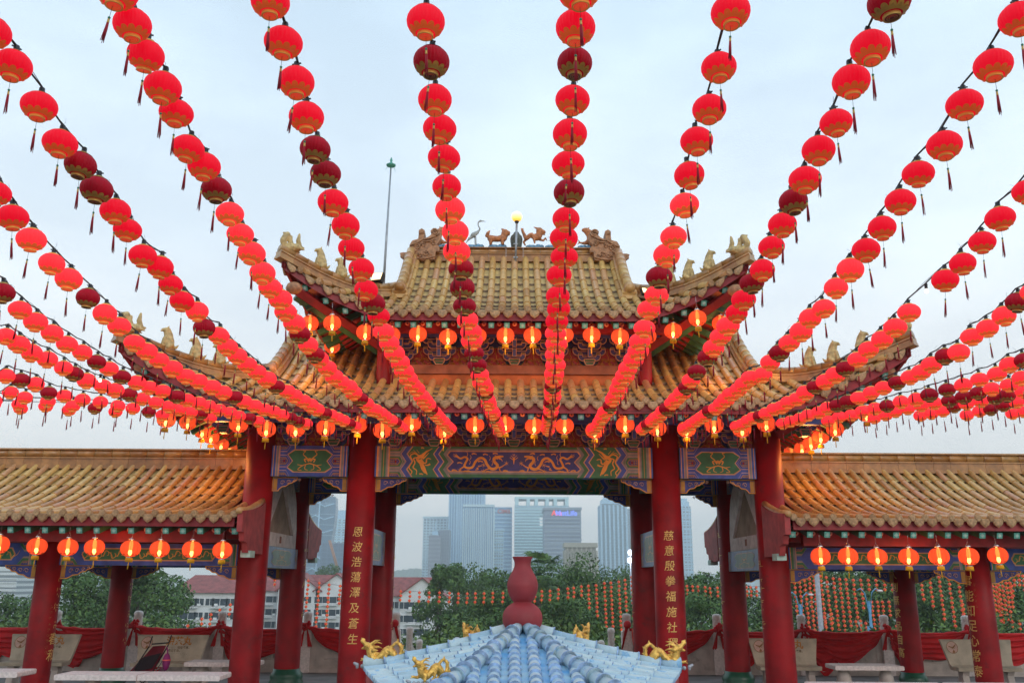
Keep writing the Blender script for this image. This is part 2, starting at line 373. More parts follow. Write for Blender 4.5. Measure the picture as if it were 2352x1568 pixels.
def xieshan(W, D, G, ez, H, L_, Rz, pr, name, parent, du=.252, cut=None, both=True, side_cut=None):
    """hip-and-gable roof; returns the front surface function"""
    def prof(d): s_ = d/D; return H*(.48*s_+.52*s_*s_)
    def lift(t): t = max(0, min(1, t)); return L_*t**2.0
    def Pf(sx, sy):                                              # front / back
        def P(u, d):
            t = max(0, (abs(u)-(W-Rz))/Rz); td = max(0, min(1, t)); q = pr*td*td*max(0, 1-d/Rz)
            return Vector((CX+u+math.copysign(q, u), CY-sy*(D-d+q), ez+prof(d)+lift(t)*(1-.25*min(1, d/Rz))))
        return P
    def Ps(sx):
        def P(u, d):
            t = max(0, (abs(u)-(D-Rz))/Rz); td = max(0, min(1, t)); q = pr*td*td*max(0, 1-d/Rz)
            return Vector((CX+sx*(W-d+q), CY+u+math.copysign(q, u), ez+prof(d)+lift(t)*(1-.25*min(1, d/Rz))))
        return P
    F = Pf(1, 1); B = Pf(1, -1)
    def dm(u): return (D-.04) if abs(u) < G else max(0, W-abs(u)-.02)
    n = int(2*W/du); us = [-n*du/2 + i*du for i in range(n+1)]
    m1 = MB(); slope(m1, F, us, (lambda u: min(dm(u), cut(u))) if cut else dm)
    m1.build('front_tile_slope', [M_tile, M_pan, M_cap], parent)
    m2 = MB(); slope(m2, B, us, dm, seg=.8, pseg=.6); m2.build('rear_tile_slope', [M_tile, M_pan, M_cap], parent)
    n = int(2*D/du); vs_ = [-n*du/2 + i*du for i in range(n+1)]
    for sx in (-1, 1):
        m3 = MB(); slope(m3, Ps(sx), vs_, lambda v: max(0, min(W-G, D-abs(v)-.02))); m3.build('side_tile_slope', [M_tile, M_pan, M_cap], parent)
    return F, B, Ps(-1), Ps(1), prof
def eave_trim(P, us, parent, W=99., side=False, fas=.17, raf=.30, soff=1.7, drop=.10, inv=1):
    """red fascia, soffit boards and painted rafter ends below an eave"""
    f = MB()
    pts = [(P(u, .03), P(u, 0)-P(u, .1)) for u in us]
    for (a, _), (b, _) in zip(pts, pts[1:]):
        f.add([a+Vector((0,0,-.02)), b+Vector((0,0,-.02)), b+Vector((0,0,-.02-fas)), a+Vector((0,0,-.02-fas))], [(0,1,2,3)])
    f2 = [(P(u, .07)) for u in us]
    for i in range(len(us)-1):
        a, b = f2[i], f2[i+1]
        f.add([a+Vector((0,0,-.02)), b+Vector((0,0,-.02)), b+Vector((0,0,-.02-fas)), a+Vector((0,0,-.02-fas)), pts[i][0]+Vector((0,0,-.02-fas)), pts[i+1][0]+Vector((0,0,-.02-fas))], [(0,1,2,3), (3,2,5,4)])
    f.build('fascia_board', M_redd, parent)
    s_ = MB()
    for ua, ub in zip(us, us[1:]):
        ca, cb = max(0, W-abs(ua)), max(0, W-abs(ub))
        for d0, d1 in ((.05, .6), (.6, 1.15), (1.15, soff)):
            if d0 >= max(ca, cb): continue
            s_.add([P(u_, min(d_, c_))-Vector((0,0,drop)) for u_, d_, c_ in ((ua, d0, ca), (ub, d0, cb), (ub, d1, cb), (ua, d1, ca))], [(0,1,2,3)])
    s_.build('soffit', M_redd, parent)
    r_ = MB(); L0 = us[0]; n = int((us[-1]-us[0])/raf)
    for i in range(n+1):
        u = us[0] + (us[-1]-us[0])*i/n
        for d0, d1, dz, hw, mi in ((.10, min(1.25, W-abs(u)), -.265, .052, 0),):
            if d1 < .2: continue
            a, b = P(u, d0)+Vector((0,0,dz)), P(u, d1)+Vector((0,0,-.18)); d = (b-a).normalized(); sd_ = d.cross(Vector((0,0,1))).normalized(); up = sd_.cross(d)
            if up.z < 0: up = -up
            vs = [q+sd_*x*hw+up*z*hw for q in (a, b) for x, z in ((-1,-1),(1,-1),(1,1),(-1,1))]
            r_.add(vs, [(4,5,6,7)]+[(j, (j+1) % 4, 4+(j+1) % 4, 4+j) for j in range(4)], 0)
            r_.add(vs, [(0,1,2,3)], 1)
            e = [a+sd_*x*hw+up*z*hw-d*.003 for x, z in ((-.75,-.12),(.75,-.12),(.75,.12),(-.75,.12))]; r_.add(e, [(0,1,2,3)], 2)
            e = [a+sd_*x*hw+up*z*hw-d*.004 for x, z in ((-.12,-.75),(.12,-.75),(.12,.75),(-.12,.75))]; r_.add(e, [(0,1,2,3)], 2)
            e = [a+sd_*x*hw+up*z*hw-d*.005 for x, z in ((-.55,-.42),(-.42,-.55),(.55,.42),(.42,.55))]; r_.add(e, [(0,1,2,3)], 2)
            e = [a+sd_*x*hw+up*z*hw-d*.006 for x, z in ((.55,-.42),(.42,-.55),(-.55,.42),(-.42,.55))]; r_.add(e, [(0,1,2,3)], 2)
        u2 = u + (us[-1]-us[0])*.5/n
        if i < n and W-abs(u2) > 1.2:
            a, b = P(u2, .40)+Vector((0,0,-.27)), P(u2, 1.5)+Vector((0,0,-.16)); d = (b-a).normalized()
            r_.tube([a, b], .05, 10, 3); r_.tube([a-d*.004, a-d*.002], .046, 10, 4); r_.tube([a-d*.007, a-d*.005], .018, 8, 3)
    r_.build('rafter_ends', [M_green, M_teal, M_pale, M_redd, M_pink], parent)

# ------------------------------------------------------------------ painted patterns
def beam_paint(mb, fn, w, h, kind, dull=False):
    """painted decoration, materials: 0 navy 1 blue 2 green 3 grey 4 pink 5 orange 6 ochre 7 red"""
    lay = [0]
    def S(poly, mi, z): mb.sheet(poly, lambda a, c: fn(a, c, z), mi)
    def zig(x, amp, n=4): return [(x+(amp if i % 2 == 0 else 0), h*i/n) for i in range(n+1)]
    def band(x0, x1, mi, z, amp, sgn):
        A = zig(x0, amp); B = zig(x1, amp)
        A = [(sgn*(w/2-x), c) for x, c in A]; B = [(sgn*(w/2-x), c) for x, c in B]
        for i in range(len(A)-1): S([A[i], B[i], B[i+1], A[i+1]], mi, z)
    def rect(x0, x1, mi, z, sgn, c0=0, c1=None): c1 = h if c1 is None else c1; S([(sgn*(w/2-x0), c0), (sgn*(w/2-x1), c0), (sgn*(w/2-x1), c1), (sgn*(w/2-x0), c1)], mi, z)
    k = h/4.5e2                                                   # zoomed-photo pixels -> metres
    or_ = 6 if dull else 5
    def cell(xa, xb, cy_, hh, sgn, z):                            # hexagonal flame cell, clipped to the beam
        def cl(c): return max(.004, min(h-.004, c))
        for ex, mi, dz in ((0, 6, 0), (.10, 0, .003)):
            e = ex*hh*2
            p = [(xa+0, cy_-hh+e), (xb-hh*.7-e*.3, cy_-hh+e), (xb-e, cy_), (xb-hh*.7-e*.3, cy_+hh-e), (xa+0, cy_+hh-e)]
            S([(sgn*(w/2-x), cl(c)) for x, c in p], mi, z+dz)
        for q in (-1, 0, 1):
            for b in range(3):
                c0 = cy_+q*hh*.45; x0 = xa+.012+b*(xb-xa)*.22
                if 0.01 < c0 < h-.01: S([(sgn*(w/2-x0), c0-.012 if c0 > .012 else c0), (sgn*(w/2-x0-(xb-xa)*.3), cl(c0+q*hh*.2)), (sgn*(w/2-x0), c0+.012 if c0 < h-.012 else c0)], 6, z+.006)
        if .03 < cy_ < h-.03:
            r = hh*.42; xc = xa+(xb-xa)*.55; S([(sgn*(w/2-xc-r), cy_), (sgn*(w/2-xc), cy_-r), (sgn*(w/2-xc+r), cy_), (sgn*(w/2-xc), cy_+r)], 7, z+.009)
    def strokes(lst, mi, z):
        for pts, wd in lst:
            pp = [(p.x, p.y) for p in smoothpath([(a, c, 0) for a, c in pts], 5)] if len(pts) > 2 else pts
            if hasattr(wd, '__len__'): wl = [wd[0]+(wd[1]-wd[0])*i/(len(pp)-1) for i in range(len(pp))]
            else: wl = wd
            mb.ribbon(pp, wl, lambda a, c: fn(a, c, z), mi)
            z += .00015
    S([(-w/2, 0), (w/2, 0), (w/2, h), (-w/2, h)], 2, .001)
    if kind == 'long':
        for sg in (-1, 1):
            for x0, x1, mi in ((0, 25, 1), (25, 45, 5), (45, 60, 4), (60, 95, 3), (95, 160, 2), (160, 185, 3), (185, 205, 4), (205, 215, 5)): rect(x0*k, x1*k, mi, .004, sg)
            rect(124*k, 130*k, 5, .008, sg); rect(215*k, 400*k, 3, .003, sg)
            for cy_ in (.0, .5, 1.0):
                for e, mi, dz in ((1.75, 4, .004), (1.6, 3, .005), (1.3, 2, .006)):
                    hh = h*.12*e; p = [(215*k, cy_*h-hh), ((370+25*e-hh/k*.5)*k, cy_*h-hh), ((370+25*e)*k, cy_*h), ((370+25*e-hh/k*.5)*k, cy_*h+hh), (215*k, cy_*h+hh)]
                    S([(sg*(w/2-x), max(.003, min(h-.003, c))) for x, c in p], mi, dz+.001)
                cell(217*k, 375*k, cy_*h, h*.12, sg, .010)
            seq = [(350, 375, 3), (375, 386, 4), (386, 456, 1), (456, 466, 3), (466, 475, 4), (475, 482, 5), (482, 852, 2), (852, 859, 5), (859, 868, 4), (868, 928, 1), (928, 938, 4), (938, 944, 5), (944, 1004, 2), (1004, 1030, 3), (1030, 1042, 4)]
            for x0, x1, mi in seq: band(x0*k, x1*k, mi, .014, 78*k, sg)
            x0 = 1040*k
            for e, mi, dz in ((0, 3, .016), (28, 4, .018), (40, 5, .020), (46, 0, .022)):
                q = e*k; lo = h*.10+q; hi = h*.93-q
                xn = x0+q*1.1
                S([(sg*(w/2-xn-20*k), lo), (0, lo), (0, hi), (sg*(w/2-xn-20*k), hi), (sg*(w/2-xn+20*k), h*.72), (sg*(w/2-xn-70*k), h*.5), (sg*(w/2-xn+20*k), h*.28)], mi, dz)
            # phoenix
            def Q(lst): return [(sg*(w/2-(x-40)*k), h-(y-108)*k) for x, y in lst]
            ph = [([(745, 255), (690, 265), (665, 300), (700, 350), (735, 400), (790, 510)], (60, 12)), ([(700, 300), (735, 380), (770, 430), (815, 525)], (70, 14)), ([(720, 360), (740, 440), (775, 500)], (50, 10)),
                  ([(720, 270), (760, 215), (880, 140)], (52, 8)), ([(735, 255), (790, 190), (845, 160)], (44, 10)), ([(740, 290), (770, 270), (830, 205)], (30, 8)),
                  ([(735, 320), (760, 355), (795, 345), (800, 300), (825, 285), (865, 298)], (26, 12)), ([(690, 250), (620, 215), (560, 250), (590, 330), (545, 420), (590, 480), (570, 525)], (22, 12)),
                  ([(680, 270), (610, 290), (630, 350), (605, 420), (655, 460), (655, 525)], (22, 12)), ([(670, 240), (600, 190), (540, 220)], (8, 6)), ([(660, 220), (600, 160)], (8, 5)), ([(690, 210), (650, 160)], (8, 5)),
                  ([(780, 385), (820, 385), (855, 368)], (14, 26)), ([(715, 135), (735, 130), (758, 137)], (20, 14)), ([(700, 515), (730, 512), (755, 522)], (18, 14))]
            strokes([(Q(p), (wd[0]*k, wd[1]*k)) for p, wd in ph], or_, .026)
            # dragon
            dr = [([(1250, 255), (1300, 285), (1360, 262), (1400, 290), (1375, 345), (1360, 400), (1420, 425), (1480, 405), (1520, 330), (1590, 275), (1655, 300), (1690, 370), (1745, 430), (1810, 430), (1845, 385), (1800, 330), (1795, 280), (1850, 262)], (26, 46)),
                  ([(1265, 262), (1190, 215)], (14, 4)), ([(1265, 262), (1185, 240)], (14, 4)), ([(1265, 262), (1200, 260)], (14, 4)), ([(1265, 262), (1225, 212)], (14, 4)),
                  ([(1830, 270), (1880, 255), (1930, 250)], (56, 20)), ([(1870, 285), (1900, 295), (1915, 325)], (22, 6)), ([(1830, 250), (1800, 235)], (14, 5)),
                  ([(1360, 400), (1310, 430), (1290, 455)], (24, 12)), ([(1540, 420), (1560, 440), (1520, 450)], (22, 10)), ([(1560, 400), (1620, 385)], (22, 10)), ([(1740, 430), (1690, 440), (1640, 465)], (22, 10)), ([(1860, 420), (1910, 400), (1965, 360)], (24, 10)), ([(1870, 430), (1890, 480)], (20, 6))]
            for cx_, cy_ in ((1290, 460), (1640, 378), (1635, 470), (1975, 352)):
                for a in range(5): an = -2.6+a*1.1; dr.append(([(cx_, cy_), (cx_+34*math.cos(an), cy_+34*math.sin(an))], (9, 4)))
            for cx_, cy_ in ((1500, 215), (1665, 222), (1810, 208), (1290, 348), (1212, 455), (1380, 472), (1420, 468), (1595, 325), (1712, 475), (1965, 460)):
                dr.append(([(cx_-36, cy_+6), (cx_-6, cy_-4), (cx_+36, cy_+8)], (22, 14)))
            for x_, y_ in ((1430, 330), (1440, 260), (1725, 270), (1390, 215), (1760, 345)):
                dr.append(([(x_, y_+40), (x_+14, y_+5), (x_-4, y_-30)], (10, 4)))
            strokes([(Q(p), (wd[0]*k, wd[1]*k)) for p, wd in dr], or_, .026)
        pe = [([(2035, 275), (2035, 365)], (34, 8)), ([(2035, 275), (1990, 235)], (10, 5)), ([(2035, 275), (2080, 235)], (10, 5)), ([(2020, 215), (2035, 240), (2050, 215)], (8, 8)), ([(1975, 265), (2035, 300), (2095, 265)], (8, 8))]
        strokes([([((x-2035)*k, h-(y-108)*k) for x, y in p], (wd[0]*k, wd[1]*k)) for p, wd in pe], or_, .026)
    elif kind == 'short':
        rect(0, w, 1, .003, 1)
        for sg in (-1, 1):
            for x0, x1, mi in ((0, 16, 1), (16, 24, 5), (24, 52, 1), (52, 57, 5), (57, 80, 3), (80, 92, 4), (92, 98, 5)): rect(x0*k*1.2, x1*k*1.2, mi, .006, sg)
            x0 = 98*k*1.2; rect(x0, x0+110*k, 1, .004, sg)
            for cy_ in (0, .5, 1.):
                for e, mi, dz in ((1.7, 4, .005), (1.5, 1, .006)):
                    hh = h*.12*e; p = [(x0, cy_*h-hh), (x0+(120+20*e)*k-hh*.6, cy_*h-hh), (x0+(120+20*e)*k, cy_*h), (x0+(120+20*e)*k-hh*.6, cy_*h+hh), (x0, cy_*h+hh)]
                    S([(sg*(w/2-x), max(.003, min(h-.003, c))) for x, c in p], mi, dz)
                cell(x0, x0+125*k, cy_*h, h*.12, sg, .012)
        for e, mi, dz in ((0, 4, .013), (10, 5, .015), (16, 2, .017)):
            q = e*k; A = w*.215-q; B = w*.30-q; C = w*.235-q*1.2
            S([(-A, h*.12+q), (A, h*.12+q), (B, h*.28+q*.4), (C, h*.5), (B, h*.72-q*.4), (A, h*.88-q), (-A, h*.88-q), (-B, h*.72-q*.4), (-C, h*.5), (-B, h*.28+q*.4)], mi, dz)
        fl = []
        for sg in (-1, 1):
            fl += [([(0, .5), (.05*sg, .62), (.09*sg, .72), (.06*sg, .82)], (10, 5)), ([(.06*sg, .82), (.10*sg, .84)], (9, 3)), ([(0, .42), (.09*sg, .35), (.15*sg, .22), (.10*sg, .2)], (10, 5)), ([(.05*sg, .38), (.06*sg, .25), (.02*sg, .2)], (8, 4)), ([(.09*sg, .35), (.16*sg, .38)], (8, 4)), ([(.04*sg, .56), (.07*sg, .55), (.05*sg, .45)], (12, 10))]
        fl.append(([(-.03, .5), (0, .55), (.03, .5)], (26, 26)))
        strokes([([(x*w*1.0, c*h) for x, c in p], (wd[0]*k*1.6, wd[1]*k*1.6)) for p, wd in fl], or_, .022)
    elif kind == 'scroll':
        kk = h/190.
        rect(0, w, 1, .003, 1)
        for sg in (-1, 1):
            for x0, x1, mi in ((0, 12, 1), (12, 18, 5), (18, 40, 2), (40, 60, 3), (60, 68, 4)): rect(x0*kk, x1*kk, mi, .006, sg)
            for cy_ in (0.02, .98):
                for e, mi, dz in ((1.9, 3, .006), (1.6, 4, .007), (1.45, 2, .008)):
                    hh = h*.2*e; p = [(68*kk, cy_*h-hh), (150*kk-hh*.5, cy_*h-hh), (168*kk, cy_*h), (150*kk-hh*.5, cy_*h+hh), (68*kk, cy_*h+hh)]
                    S([(sg*(w/2-x), max(.003, min(h-.003, c))) for x, c in p], mi, dz)
                cell(68*kk, 140*kk, cy_*h, h*.17, sg, .012)
        for e, mi, dz in ((0, 4, .012), (7, 5, .014), (11, 2, .016)):
            q = e*kk; x = w/2-190*kk-q; S([(-x, .5*h), (-x+32*kk, h*.2+q), (x-32*kk, h*.2+q), (x, .5*h), (x-32*kk, h*.8-q), (-x+32*kk, h*.8-q)], mi, dz)
        ns = 9; Wd = w-440*kk
        for i in range(ns*2+1):
            x = -Wd/2+Wd*i/(ns*2); s_ = 1 if i % 2 else -1
            strokes([([(x-.05*1, h*(.5-.1*s_)), (x-.02, h*(.5+.16*s_)), (x+.04, h*(.5+.12*s_)), (x+.05, h*(.5-.02*s_)), (x+.02, h*(.5-.04*s_))], (7*kk, 4*kk)), ([(x+.05, h*(.5+.1*s_)), (x+.10, h*(.5+.02*s_)), (x+.14, h*(.5-.16*s_))], (6*kk, 3*kk))], 5, .020)
        strokes([([(-.05, .5*h), (0, .56*h), (.05, .5*h)], (22*kk, 18*kk))], 5, .026)
PM = [M_navy, M_blue, M_lgreen, M_grey, M_outl, M_or, M_och, M_redd]
PML = [mat('panel_'+n_, c_, .35) for n_, c_ in (('navy', (.10, .17, .34)), ('blue', (.15, .27, .48)), ('green', (.16, .30, .22)), ('grey', (.45, .46, .44)), ('peach', (.55, .42, .36)), ('gold', (.70, .48, .18)), ('ochre', (.55, .38, .14)), ('red', (.5, .12, .1)))]
def beam(xa, xb, y, z0, z1, kind, parent, thick=.3, dull=False, axis='x', face=-1, loc=None, rear=True):
    """painted beam along X (axis x) or Y, painted on the face towards the camera"""
    b = MB(); w = xb-xa; c = (xa+xb)/2; h = z1-z0
    if axis == 'x':
        b.box(xa, y-thick/2, z0, xb, y+thick/2, z1, 2)
        beam_paint(b, lambda a, q, t: (c+a, y-thick/2-t*.6-.001, z0+q), w, h, kind, dull)
        if rear: beam_paint(b, lambda a, q, t: (c+a, y+thick/2+t*.6+.001, z0+q), w, h, kind, dull)
        n = max(3, int(w/.35))
        for i in range(n):
            u = xa+w*(i+.5)/n; b.add([(u-.1, y-thick*.38, z0-.002), (u+.1, y-thick*.38, z0-.002), (u+.1, y+thick*.38, z0-.002), (u-.1, y+thick*.38, z0-.002)], [(0, 3, 2, 1)], 1)
    else:
        b.box(y-thick/2, xa, z0, y+thick/2, xb, z1, 2)
        for fc in (-1, 1):
            beam_paint(b, lambda a, q, t: (y+fc*(thick/2+t*.6+.001), c+a*(-fc), z0+q), w, h, kind, dull)
    return b.build('painted_beam', PM if axis == 'x' else PML, parent)
def spandrel(x, y, z, sgn, parent, w=.62, h=.26, th=.08):
    """carved corner bracket under a beam"""
    b = MB(); pr = [(0, 0), (w, 0), (w*.97, -.05), (w*.85, -.07), (w*.78, -.11), (w*.66, -.12), (w*.56, -.17), (w*.4, -.18), (w*.3, -.22), (.14, -.24), (.13, -h), (.0, -h)]
    fn = lambda a, c, t: (x+sgn*a, y+t, z+c)
    b.prism(pr, fn, -th/2, th/2, 0)
    for i in range(len(pr)):
        p, q = pr[i], pr[(i+1) % len(pr)]
        b.tube([fn(*p, -th/2-.004), fn(*q, -th/2-.004)], .011, 5, 1, smooth=False)
    for i, (a, c, r) in enumerate(((.20, -.10, .05), (.32, -.09, .045), (.44, -.07, .038), (.54, -.05, .03))):
        b.tube([fn(a+r*(1-k*.09)*math.cos(k*.9), c+r*(1-k*.09)*math.sin(k*.9), -th/2-.006) for k in range(9)], .008, 5, 2)
    b.box(*(min(fn(.02, 0, 0)[0], fn(.10, 0, 0)[0]), y-th/2-.01, z-h+.02), max(fn(.02, 0, 0)[0], fn(.10, 0, 0)[0]), y-th/2+.0, z-.02, 3)
    return b.build('carved_bracket', [M_navy, M_or, M_outl, M_och], parent)
def bracket_set(cx, z0, y, s_, parent, name='bracket_set'):
    """stacked bracket arms (dougong); s_ scales a 500 x 580 unit drawing"""
    b = MB()
    def fn(a, c, t): return (cx+a*s_, y+t, z0+c*s_)
    def outline(poly, t, mi=1, wd=.0095):
        n = len(poly)
        for i in range(n):
            p, q = poly[i], poly[(i+1) % n]
            b.tube([fn(*p, t-.002), fn(*q, t-.002)], wd*1.1, 4, mi, smooth=False)
    def arm(W, top, t, hgt=95):
        e = 62; p = [(-W, top), (-W+e, top), (-W+e+6, top-32), (W-e-6, top-32), (W-e, top), (W, top), (W, top-40), (W-14, top-70), (W-48, top-hgt), (-W+48, top-hgt), (-W+14, top-70), (-W, top-40)]
        b.prism(p, fn, t, t+.11, 0); outline(p, t)
        for sg in (-1, 1):                                        # small cushion block on each end
            q = [(sg*(W+4), top), (sg*(W-e-4), top), (sg*(W-e+8), top+26), (sg*(W-8), top+26)] if sg < 0 else [(sg*(W-e-4), top), (sg*(W+4), top), (sg*(W-8), top+26), (sg*(W-e+8), top+26)]
            b.prism(q, fn, t-.004, t+.10, 2); outline(q, t-.004, wd=.005)
    p = [(-50, 0), (50, 0), (80, 50), (80, 92), (-80, 92), (-80, 50)]
    b.prism(p, fn, -.15, .1, 2); outline(p, -.15)
    outline([(-80, 50), (80, 50)], -.15)
    arm(165, 165, -.12); arm(245, 255, -.09); arm(170, 325, -.22); arm(255, 412, -.19); arm(195, 490, -.30)
    for z_, t, hh in ((100, -.30, 115), (225, -.42, 105), (335, -.46, 80)):
        q = [(-28, z_), (28, z_), (28, z_+hh), (-28, z_+hh)]
        b.prism(q, fn, t, -.05, 3); outline(q, t, wd=.006)
        q2 = [(-36, z_+hh), (36, z_+hh), (30, z_+hh+16), (-30, z_+hh+16)]; b.prism(q2, fn, t-.01, -.05, 0); outline(q2, t-.01, wd=.005)
    return b.build(name, [M_navy, M_outl, M_green, M_blue], parent)
def flame_panel(cx, z0, y, w, h, parent):
    b = MB(); fn = lambda a, c, t: (cx+a, y+t, z0+c)
    p = [(-w/2, 0), (w/2, 0), (w*.34, h*.18), (w*.26, h*.5), (w*.1, h*.75), (w*.06, h*.95), (0, h), (-w*.06, h*.95), (-w*.1, h*.75), (-w*.26, h*.5), (-w*.34, h*.18)]
    b.prism(p, fn, -.02, 0, 0)
    for i in range(len(p)): b.tube([fn(*p[i], -.022), fn(*p[(i+1) % len(p)], -.022)], .008, 4, 2, smooth=False)
    for r in (.10, .075, .05):
        for sg in (-1, 1): b.tube([fn(sg*(w*.13)+r*w*1.2*math.cos(a*.55), h*.24+r*w*1.2*math.sin(a*.55), -.024) for a in range(10)], .006, 4, 1)
    b.tube([fn(0, h*.3, -.024), fn(.02, h*.5, -.024), fn(-.015, h*.65, -.024), fn(0, h*.82, -.024)], .01, 5, 1)
    for sg in (-1, 1): b.tube([fn(sg*w*.2, h*.1, -.024), fn(sg*w*.28, h*.16, -.024), fn(sg*w*.4, h*.06, -.024)], .008, 5, 1)
    return b.build('flame_panel', [M_redd, M_och, M_green], parent)
def column(x, y, r, z1, parent, rearside=False, z0=.0):
    c = MB(); c.lathe([(r, z0+.32), (r*1.0, z0+1.5), (r*.99, z1), (.01, z1)], 32, 0, (x, y, 0))
    o = c.build('column', M_red, parent)
    b = MB(); b.lathe([(r*1.32, z0), (r*1.34, z0+.06), (r*1.22, z0+.10), (r*1.30, z0+.16), (r*1.2, z0+.24), (r*1.08, z0+.27), (r*1.05, z0+.33), (r*.9, z0+.33)], 32, 0, (x, y, 0)); b.build('column_base', M_concrete, o)
    return o
def inscription(col, x, y, r, chars, ztop, pitch, size, ang=0., mt=None, name='inscription', bold=.008, shear=.12):
    """gilded characters running down a column, wrapped round it"""
    b = MB()
    for i, ch in enumerate(chars):
        zc = ztop-i*pitch
        def fn(a, c, zc=zc):
            t = -PI/2+ang+a/(r+.006); return (x+(r+.006)*math.cos(t), y+(r+.006)*math.sin(t), zc+c)
        if ch == '#':                                              # worn, unreadable gilding: only loose strokes
            q = random.Random(i*7+int(abs(x)*10))
            for k in range(8):
                a0, c0 = q.uniform(-.35, .2)*size, q.uniform(-.4, .4)*size; a1, c1 = (a0+q.uniform(.2, .5)*size, c0+q.uniform(-.05, .1)*size) if k % 2 else (a0+q.uniform(-.12, .12)*size, c0-q.uniform(.15, .35)*size)
                b.ribbon([(a0, c0), ((a0+a1)/2, (c0+c1)/2), (a1, c1)], .055*size, fn)
            continue
        vs, fs = glyphs(ch, size, fn, bold=bold*size, maxlen=.05, shear=shear if size > .1 else 0)
        b.add(vs, fs)
    return b.build(name, mt or M_gold, col)

# ------------------------------------------------------------------ the temple gate
gate = empty('temple_gate', (CX, CY, 0), 'two-tiered Chinese temple gate with yellow tile roofs and red columns', 'temple gate')
gate.location = (0, 0, 0)
YF, YR, RC = 18.0, 21.4, .29
colz = {}
for sx in (-1, 1):
    for (ax, tp) in ((3.04, 5.6), (5.1, 5.6)):
        x = CX+sx*ax
        colz[(sx, ax, 0)] = column(x, YF, RC, tp, gate)
        colz[(sx, ax, 1)] = column(x, YR, RC*.98, tp, gate)
inscription(colz[(-1, 3.04, 0)], CX-3.04, YF, RC, '恩波浩蕩澤及蒼生', 3.16, .283, .205, ang=.03, bold=.004)
inscription(colz[(-1, 3.04, 0)], CX-3.04, YF, RC, '####', 2.12, .12, .07, ang=-.9, name='small_inscription', mt=M_dgold)
inscription(colz[(1, 3.04, 0)], CX+3.04, YF, RC, '慈意殷拳福施社稷', 3.12, .283, .205, ang=-.12, bold=.004)
for sx in (-1, 1):
    inscription(colz[(sx, 3.04, 1)], CX+sx*3.04, YR, RC, '######', 3.1, .36, .26, ang=-sx*1.5)
    inscription(colz[(sx, 5.1, 1)], CX+sx*5.1, YR, RC, '######', 3.3, .36, .26, ang=-sx*1.5)
inscription(colz[(1, 5.1, 0)], CX+5.1, YF, RC, '####', 2.6, .36, .26, ang=-1.45)
# beams, brackets under them
ZB0, ZB1 = 4.25, 4.86
beam(CX-3.04+.27, CX+3.04-.27, YF-.02, ZB0, ZB1, 'long', gate)
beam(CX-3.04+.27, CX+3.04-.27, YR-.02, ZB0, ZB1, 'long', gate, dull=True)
for sx in (-1, 1):
    a, b_ = sorted((CX+sx*(3.04+.27), CX+sx*(5.1-.27)))
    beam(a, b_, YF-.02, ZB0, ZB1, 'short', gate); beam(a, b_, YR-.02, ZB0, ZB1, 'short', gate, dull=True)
    for yy in (YF, YR):
        spandrel(CX+sx*(3.04-.28), yy, ZB0-.012, -sx, gate); spandrel(CX+sx*(3.04+.28), yy, ZB0-.012, sx, gate, .5); spandrel(CX+sx*(5.1-.28), yy, ZB0-.012, -sx, gate, .5)
    # side panels between front and rear columns
    beam(YF+.25, YR-.25, CX+sx*3.04, 2.58, 3.32, 'short', gate, thick=.16, axis='y')
    beam(YF+.25, YR-.25, CX+sx*3.04, ZB0, ZB1, 'short', gate, thick=.16, axis='y')
    beam(YF+.25, YR-.25, CX+sx*5.1, 2.50, 2.93, 'short', gate, thick=.26, axis='y')
    beam(YF+.25, YR-.25, CX+sx*5.1, ZB0, ZB1, 'short', gate, thick=.16, axis='y')
    # plaster gable with a triangular recess
    gm = MB(); n = 22; ya, yb = YF+.31, YR-.31; yc = (ya+yb)/2; hw = (yb-ya)/2
    outer = [(ya, 2.94), (yb, 2.94), (yb, 3.35)] + [(yc+hw*math.cos(PI*k/n*1.0)*(.96 if 0 < k < n else 1), 3.35+1.22*math.sin(PI*k/n)**.8) for k in range(1, n)] + [(ya, 3.35)]
    tri = [(yc-hw*.80, 3.22), (yc, 4.3), (yc+hw*.80, 3.22)]
    X = CX+sx*5.1
    fnx = lambda a, c, t: (X+t, a, c)
    # frame pieces round the recess, then the recessed back
    half = len(outer)//2
    L_o = [(ya, 2.94), (ya, 3.35)] + [p for p in reversed(outer[3:-1]) if p[0] <= yc+.001]
    R_o = [(yb, 2.94), (yb, 3.35)] + [p for p in outer[3:-1] if p[0] >= yc-.001]
    for O, tcorner in ((L_o, tri[0]), (R_o, tri[2])):
        gm.prism(O[1:]+[tri[1], tcorner], fnx, -.09, .09, 0)
    gm.prism([(ya, 2.94), (yb, 2.94), (yb, 3.35), tri[2], tri[0], (ya, 3.35)], fnx, -.09, .09, 0)
    gm.prism(tri, fnx, -.03, .03, 1)
    gm.box(X-.1 if sx > 0 else X+.09, yc-.10, 3.02, X-.09 if sx > 0 else X+.1, yc+.02, 3.16, 2)
    gm.build('gable_wall', [M_plaster, M_recess, M_brownband], gate)
